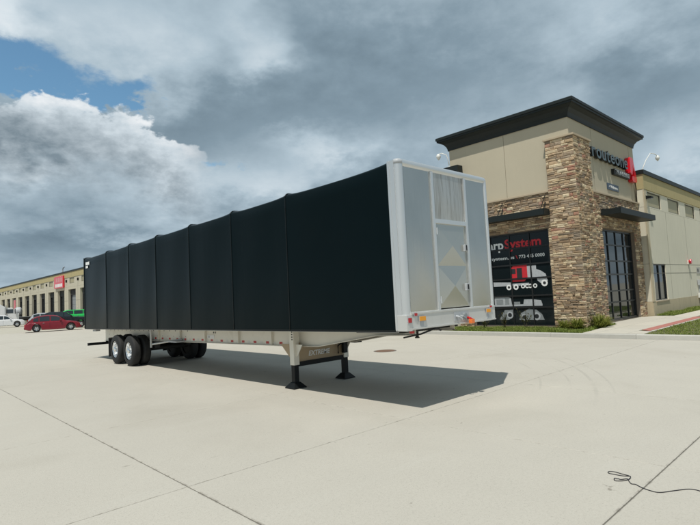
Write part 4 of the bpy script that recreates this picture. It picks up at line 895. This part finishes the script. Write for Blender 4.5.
# ------------------------------------------------------------------ parked vehicles
def paint(name, col, coat=.6, rough=.35): return mat(name, col, rough, spec=.5, var=.04, coat=coat)
CARGL = mat('car_glass', (.02, .03, .035), .05, spec=.9, var=.1)
CHR = mat('car_alloy', (.62, .63, .64), .3, metal=.9)
def lerp_tab(tab, x):
    for (a, za), (b, zb_) in zip(tab, tab[1:]):
        if a <= x <= b: u = (x-a)/(b-a) if b > a else 0; return za+(zb_-za)*u
    return tab[-1][1] if x > tab[-1][0] else tab[0][1]
def car(name, label, cat, loc, rotz, Wd, body, roof, belt, wheels, wr, m, glassx, trim=None, roofm=None, cl=.2):
    """x forward from the rear bumper at 0. body: (x, z) upper outline without the cabin; roof: (x, z) cabin outline; wheels: x of the axles"""
    t = thing(name, label, cat, loc, rotz, local=True, group='vehicles parked by the dock warehouse'); h = Wd/2; L = body[-1][0]
    N = 44; vs = []; fs = []; ns = 9
    for i in range(N+1):
        x = L*i/N; zt = lerp_tab(body, x); e = min(x, L-x); k = 1-.16*max(0, 1-e/.45)**2; wdt = h*k; zl = cl+.10*max(0, 1-e/.35)
        for wx_ in wheels:
            d = abs(x-wx_); ar = wr*1.14
            if d < ar: zl = max(zl, wr+math.sqrt(ar*ar-d*d))
        zl = min(zl, zt-.12)
        for y, z in ((-wdt*.9, zl), (-wdt, zl+.04), (-wdt, zl+(zt-zl)*.55), (-wdt*.965, zt-.07), (-wdt*.86, zt), (wdt*.86, zt), (wdt*.965, zt-.07), (wdt, zl+(zt-zl)*.55), (wdt, zl+.04), (wdt*.9, zl)): vs.append((x, y, z))
    ns = 10
    for i in range(N):
        for j in range(ns): fs.append((i*ns+j, i*ns+(j+1) % ns, (i+1)*ns+(j+1) % ns, (i+1)*ns+j))
    fs += [tuple(range(ns)), tuple(range(N*ns, (N+1)*ns))]
    bd = part('body', MB().add(vs, fs), m, t, smooth='auto')
    # cabin
    hb, ht = h*.90, h*.70; xa_, xb_ = roof[0][0], roof[-1][0]; vs = []; fs = []; NC = 24; xr = [xa_+(xb_-xa_)*i/NC for i in range(NC+1)]
    zmax = max(z for _, z in roof)
    def sec(x):
        zr = lerp_tab(roof, x); zb_ = lerp_tab(body, x)-.06; u = max(0, min(1, (zr-zb_)/(zmax-zb_))); wt_ = hb+(ht-hb)*u
        return zb_, zr, wt_
    for x in xr:
        zb_, zr, wt_ = sec(x); vs += [(x, -hb, zb_), (x, -wt_-.01, zr-.05*(zr > zb_+.1)), (x, -wt_*.86, zr), (x, wt_*.86, zr), (x, wt_+.01, zr-.05*(zr > zb_+.1)), (x, hb, zb_)]
    for i in range(NC):
        for j in range(5): fs.append((i*6+j, i*6+j+1, (i+1)*6+j+1, (i+1)*6+j))
    part('cabin', MB().add(vs, fs), roofm or m, t, smooth='auto', fixn=True)
    # side windows follow the cabin flank, windscreen and rear glass
    def flank(x, z, s):
        zb_ = lerp_tab(body, x)-.06; u = max(0, (z-zb_)/(zmax-zb_)); return (x, s*(hb+(ht-hb)*u+.014), z)
    for s in (-1, 1):
        for a, b in glassx:
            n = 6; top = []; bot = []
            for i in range(n+1):
                x = a+(b-a)*i/n; zr = lerp_tab(roof, x)-.10; zb_ = belt; 
                if zr < zb_+.02: zr = zb_+.02
                top.append(flank(x, zr, s)); bot.append(flank(x, zb_, s))
            mbw = MB()
            for i in range(n): mbw.add([bot[i], bot[i+1], top[i+1], top[i]], [(0, 1, 2, 3)])
            part('window', mbw, CARGL, t)
        part('mirror', B1(glassx[-1][1]-.12, glassx[-1][1]+.02, min(s*(h*.92), s*(h*.92+.2)), max(s*(h*.92), s*(h*.92+.2)), belt-.02, belt+.14), m, t, bevel=.02)
        for a, b in glassx[:2]:
            part('door_handle', B1((a+b)/2-.16, (a+b)/2-.02, min(s*h*.99, s*(h+.02)), max(s*h*.99, s*(h+.02)), belt-.20, belt-.16), CHR, t)
            part('door_seam', B1(b+.0, b+.014, min(s*(h+.0015), s*(h+.003)), max(s*(h+.0015), s*(h+.003)), cl+.12, belt-.12), PR_BLACK, t)
        part('headlight', B1(L-.30, L-.02, min(s*h*.52, s*h*.86), max(s*h*.52, s*h*.86), lerp_tab(body, L-.1)-.26, lerp_tab(body, L-.1)-.10), PR_LGREY, t, bevel=.03)
        part('tail_light', B1(-.012, .14, min(s*h*.62, s*h*.85), max(s*h*.62, s*h*.85), lerp_tab(body, .1)-.30, lerp_tab(body, .1)-.06), REDL, t, bevel=.02)
    def cross_glass(x0, z0, x1, z1, off):
        w0, w1 = hb*.92, ht*.90; part('windscreen', MB().add([(x0+off, -w0, z0), (x0+off, w0, z0), (x1+off, w1, z1), (x1+off, -w1, z1)], [(0, 1, 2, 3)]), CARGL, t)
    r0, r1 = roof[-1], roof[-2]; cross_glass(r0[0]-(r0[0]-r1[0])*.10, r0[1]+(r1[1]-r0[1])*.10+.012, r1[0]+(r0[0]-r1[0])*.12, r1[1]-(r1[1]-r0[1])*.10+.012, .02)
    r0, r1 = roof[0], roof[1]; cross_glass(r0[0]+(r1[0]-r0[0])*.15, r0[1]+(r1[1]-r0[1])*.15+.012, r1[0]-(r1[0]-r0[0])*.15, r1[1]-(r1[1]-r0[1])*.12+.012, -.02)
    part('bumper', B1(-.05, .10, -h*.86, h*.86, cl+.10, cl+.30), trim or m, t, bevel=.03); part('bumper', B1(L-.12, L+.04, -h*.80, h*.80, cl+.06, cl+.28), trim or m, t, bevel=.03)
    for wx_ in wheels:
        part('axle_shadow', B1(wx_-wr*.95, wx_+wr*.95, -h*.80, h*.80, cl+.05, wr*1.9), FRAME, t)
        for s in (-1, 1):
            yo = s*(h-.01); prof_ = [(yo, wr*.55), (yo, wr*.86), (yo-s*.03, wr*.98), (yo-s*.10, wr), (yo-s*.19, wr*.97), (yo-s*.21, wr*.6)]
            w_ = part('wheel', MB().lathe(prof_, 'y', (wx_, 0, wr), 26, False), RUBBER, t, smooth='auto')
            part('rim', MB().lathe([(yo+s*.006, wr*.64), (yo-s*.02, wr*.60), (yo-s*.035, wr*.35), (yo+s*.002, wr*.18), (yo+s*.004, .004)], 'y', (wx_, 0, wr), 18, False), CHR, w_, smooth='auto')
            sp_ = MB()
            for i in range(5):
                q = 2*math.pi*i/5+.3; sp_.lathe([(yo-s*.020, wr*.11), (yo-s*.012, wr*.11)], 'y', (wx_+wr*.44*math.cos(q), 0, wr+wr*.44*math.sin(q)), 8)
            part('rim_hole', sp_, DARKU, w_)
    return t
RED = paint('deep_red_paint', (.20, .008, .018), .35); WHT = paint('white_car_paint', (.72, .73, .74)); BLK = paint('black_car_paint', (.008, .009, .012), .2); SIL = paint('silver_car_paint', (.45, .48, .52), .5); GRN = paint('green_paint', (.02, .50, .10), .3)
# tall rounded red hatchback
car('red_hatchback', 'dark red rounded hatchback parked left of the trailer', 'car', (11.0, 57.9, 0), R(-10), 1.82,
    [(0, .62), (.12, .86), (.6, .98), (1.5, .98), (3.0, .99), (3.3, 1.01), (3.9, .96), (4.4, .86), (4.72, .70), (4.82, .52)],
    [(.12, .88), (.80, 1.44), (1.25, 1.57), (1.9, 1.62), (2.5, 1.58), (2.85, 1.50), (3.5, 1.0)], 1.04, (.98, 3.90), .36, RED, [(.72, 1.15), (1.23, 2.08), (2.18, 3.05)], cl=.20)
car('white_suv', 'white sport utility car cut by the left edge', 'car', (11.7, 87.4, 0), R(-11), 1.95,
    [(0, .75), (.1, 1.05), (1.0, 1.12), (3.3, 1.12), (3.9, 1.08), (4.6, 1.0), (4.85, .85), (4.92, .6)], [(.1, 1.05), (.5, 1.62), (1.2, 1.76), (2.4, 1.74), (2.75, 1.66), (3.55, 1.1)], 1.16, (.95, 3.95), .40, WHT, [(.55, 1.3), (1.4, 2.3), (2.4, 3.2)], trim=PR_BLACK, cl=.26)
car('black_suv', 'tall black car partly hidden behind the red hatchback', 'car', (13.75, 64.5, 0), R(-12), 1.95,
    [(0, .85), (.1, 1.15), (1.0, 1.25), (3.2, 1.27), (3.9, 1.24), (4.5, 1.17), (4.8, .95), (4.86, .65)], [(.1, 1.15), (.45, 1.76), (.9, 1.90), (2.1, 1.88), (2.5, 1.80), (3.2, 1.24)], 1.30, (.95, 3.9), .40, BLK, [(.75, 1.35), (1.45, 2.2), (2.3, 3.05)], cl=.24)
car('silver_suv', 'silver grey car half hidden behind the red hatchback tail', 'car', (15.3, 78.4, 0), R(-14), 1.9,
    [(0, .75), (.1, 1.05), (1.0, 1.1), (3.2, 1.1), (3.9, 1.05), (4.5, .97), (4.8, .8), (4.86, .55)], [(.15, 1.05), (.6, 1.68), (1.2, 1.82), (2.3, 1.8), (2.6, 1.72), (3.5, 1.08)], 1.14, (.95, 3.9), .39, SIL, [(.65, 1.35), (1.45, 2.2), (2.3, 3.05)], cl=.24)
car('green_van', 'bright green rounded van behind the black car', 'van', (17.9, 73.6, 0), R(-13), 1.95,
    [(0, .9), (.1, 1.3), (1.0, 1.4), (3.6, 1.4), (4.2, 1.3), (4.8, 1.15), (5.0, .9), (5.05, .6)], [(.1, 1.3), (.35, 1.88), (.8, 2.04), (3.0, 2.04), (3.5, 1.94), (4.2, 1.34)], 1.50, (.95, 4.1), .40, GRN, [(.5, 1.5), (1.6, 2.6), (2.7, 3.5)], cl=.26)
# white tractor cab with sleeper at the left edge, flatbed and a domed load behind the white car
tk = thing('white_truck', 'white truck with sloping roof at the left edge behind the white car', 'truck', (14.0, 99.4, 0), R(-11), local=True, group='vehicles parked by the dock warehouse')
part('sleeper', MB().prism([(-2, -1.25, .9), (2.2, -1.25, .9), (2.2, -1.25, 3.0), (1.6, -1.25, 3.45), (.2, -1.25, 4.05), (-2, -1.25, 4.1)], (0, 2.5, 0)), WHT, tk, bevel=.08)
part('cab', MB().prism([(2.2, -1.2, .9), (4.1, -1.2, .9), (4.1, -1.2, 1.9), (3.7, -1.2, 2.0), (3.2, -1.2, 2.85), (2.2, -1.2, 2.95)], (0, 2.4, 0)), WHT, tk, bevel=.06)
part('window', B1(2.35, 3.3, -1.225, -1.206, 2.0, 2.65), CARGL, tk); part('windscreen', MB().add([(3.70, -1.1, 2.06), (3.70, 1.1, 2.06), (3.27, 1.05, 2.8), (3.27, -1.05, 2.8)], [(0, 1, 2, 3)]), CARGL, tk)
part('mirror', B1(3.5, 3.62, -1.6, -1.3, 1.9, 2.7), PR_BLACK, tk); part('exhaust', MB().tube([(2.3, -1.32, 1.0), (2.3, -1.32, 3.3)], .08, 8), CHR, tk)
part('fender', B1(4.1, 4.6, -1.2, 1.2, .5, 1.3), PR_BLACK, tk, bevel=.1)
for x in (-1., 3.6):
    for s in (-1, 1): part('wheel', MB().lathe([(s*1.22, .3), (s*1.22, .45), (s*1.18, .52), (s*.95, .52), (s*.9, .45)], 'y', (x, 0, .52), 24), RUBBER, tk, smooth='auto')
ft_ = thing('flatbed', 'dark flatbed trailer parked before the dock doors', 'trailer', (14.4, 106.0, 0), R(-10), local=True, group='vehicles parked by the dock warehouse')
part('bed', B1(0, 9.5, -1.25, 1.25, .95, 1.30), DARKU, ft_); part('bed_rail', B1(-.02, 9.52, -1.29, -1.252, 1.22, 1.34), PR_GREY, ft_)
for x in (1.2, 2.4, 8.6):
    for s in (-1, 1): part('wheel', MB().lathe([(s*1.22, .3), (s*1.22, .45), (s*1.18, .5), (s*.95, .5), (s*.9, .45)], 'y', (x, 0, .5), 22), RUBBER, ft_, smooth='auto')
part('frame', B1(.4, 9.2, -.5, .5, .6, .95), DARKU, ft_)
dm = thing('domed_load', 'grey rounded machine standing on the dark flatbed', 'machine', (19.1, 105.15, 1.30), R(-10), local=True)
part('shell', MB().lathe([(-.55, .3), (-.5, .6), (-.2, .78), (.3, .76), (.55, .5), (.6, .1)], 'x', (0, 0, .95), 24), PR_LGREY, dm, smooth='auto'); part('skid', B1(-.5, .55, -.6, .6, 0, .25), DARKU, dm); part('drum', MB().lathe([(-1.9, .3), (-1.85, .45), (-1.2, .45), (-1.15, .3)], 'x', (0, 0, .7), 18), DARKU, dm); part('skid', B1(-2., -.55, -.5, .5, 0, .3), DARKU, dm)

# ------------------------------------------------------------------ small things on the ground
mh = thing('manhole_cover', 'rusty round manhole cover in the yard beyond the trailer', 'manhole cover', (13.02, 12.12, 0))
part('frame', MB().lathe([(.0005, .40), (.006, .40), (.006, .345), (.0005, .345)], 'z', (13.02, 12.12, 0), 32, False), mat('iron_rim', (.16, .14, .12), .8), mh); part('lid', MB().lathe([(.0005, .34), (.008, .34), (.009, .30), (.008, .0015)], 'z', (13.02, 12.12, 0), 32), mat('rusty_iron', (.17, .10, .065), .85, var=.3, scale=14), mh)
CORD_R = .0042
cp_ = [(5.555, 1.927), (5.529, 1.983), (5.523, 2.054), (5.525, 2.108), (5.570, 2.124), (5.598, 2.080), (5.579, 1.991), (5.569, 1.932), (5.532, 1.903), (5.463, 1.898), (5.386, 1.936), (5.353, 1.985), (5.400, 2.008), (5.419, 1.954), (5.473, 1.916), (5.422, 1.884), (5.362, 1.843), (5.368, 1.807), (5.322, 1.741), (5.290, 1.659), (5.295, 1.583), (5.403, 1.507), (5.522, 1.425), (5.555, 1.371), (5.547, 1.316), (5.50, 1.20), (5.58, 1.0), (5.66, .85)]
def catmull(P, k=6):
    P = [Vector((*p, 0)) for p in P]; out = []
    for i in range(len(P)-1):
        a, b, c, d = P[max(i-1, 0)], P[i], P[i+1], P[min(i+2, len(P)-1)]
        for j in range(k):
            t = j/k; out.append(.5*((2*b)+(c-a)*t+(2*a-5*b+4*c-d)*t*t+(3*b-a-3*c+d)*t**3))
    return out+[P[-1]]
path = [(p.x, p.y, .0045+(.006 if 30 < i < 90 and i % 23 < 8 else 0)) for i, p in enumerate(catmull(cp_))]
cord = link('bungee_cord', MB().tube(path, CORD_R, 6).mesh('bungee_cord', smooth=True), mat('black_cord', (.03, .03, .035), .6)); tag(cord, 'thin black cord with looped end lying on the concrete', 'cord')
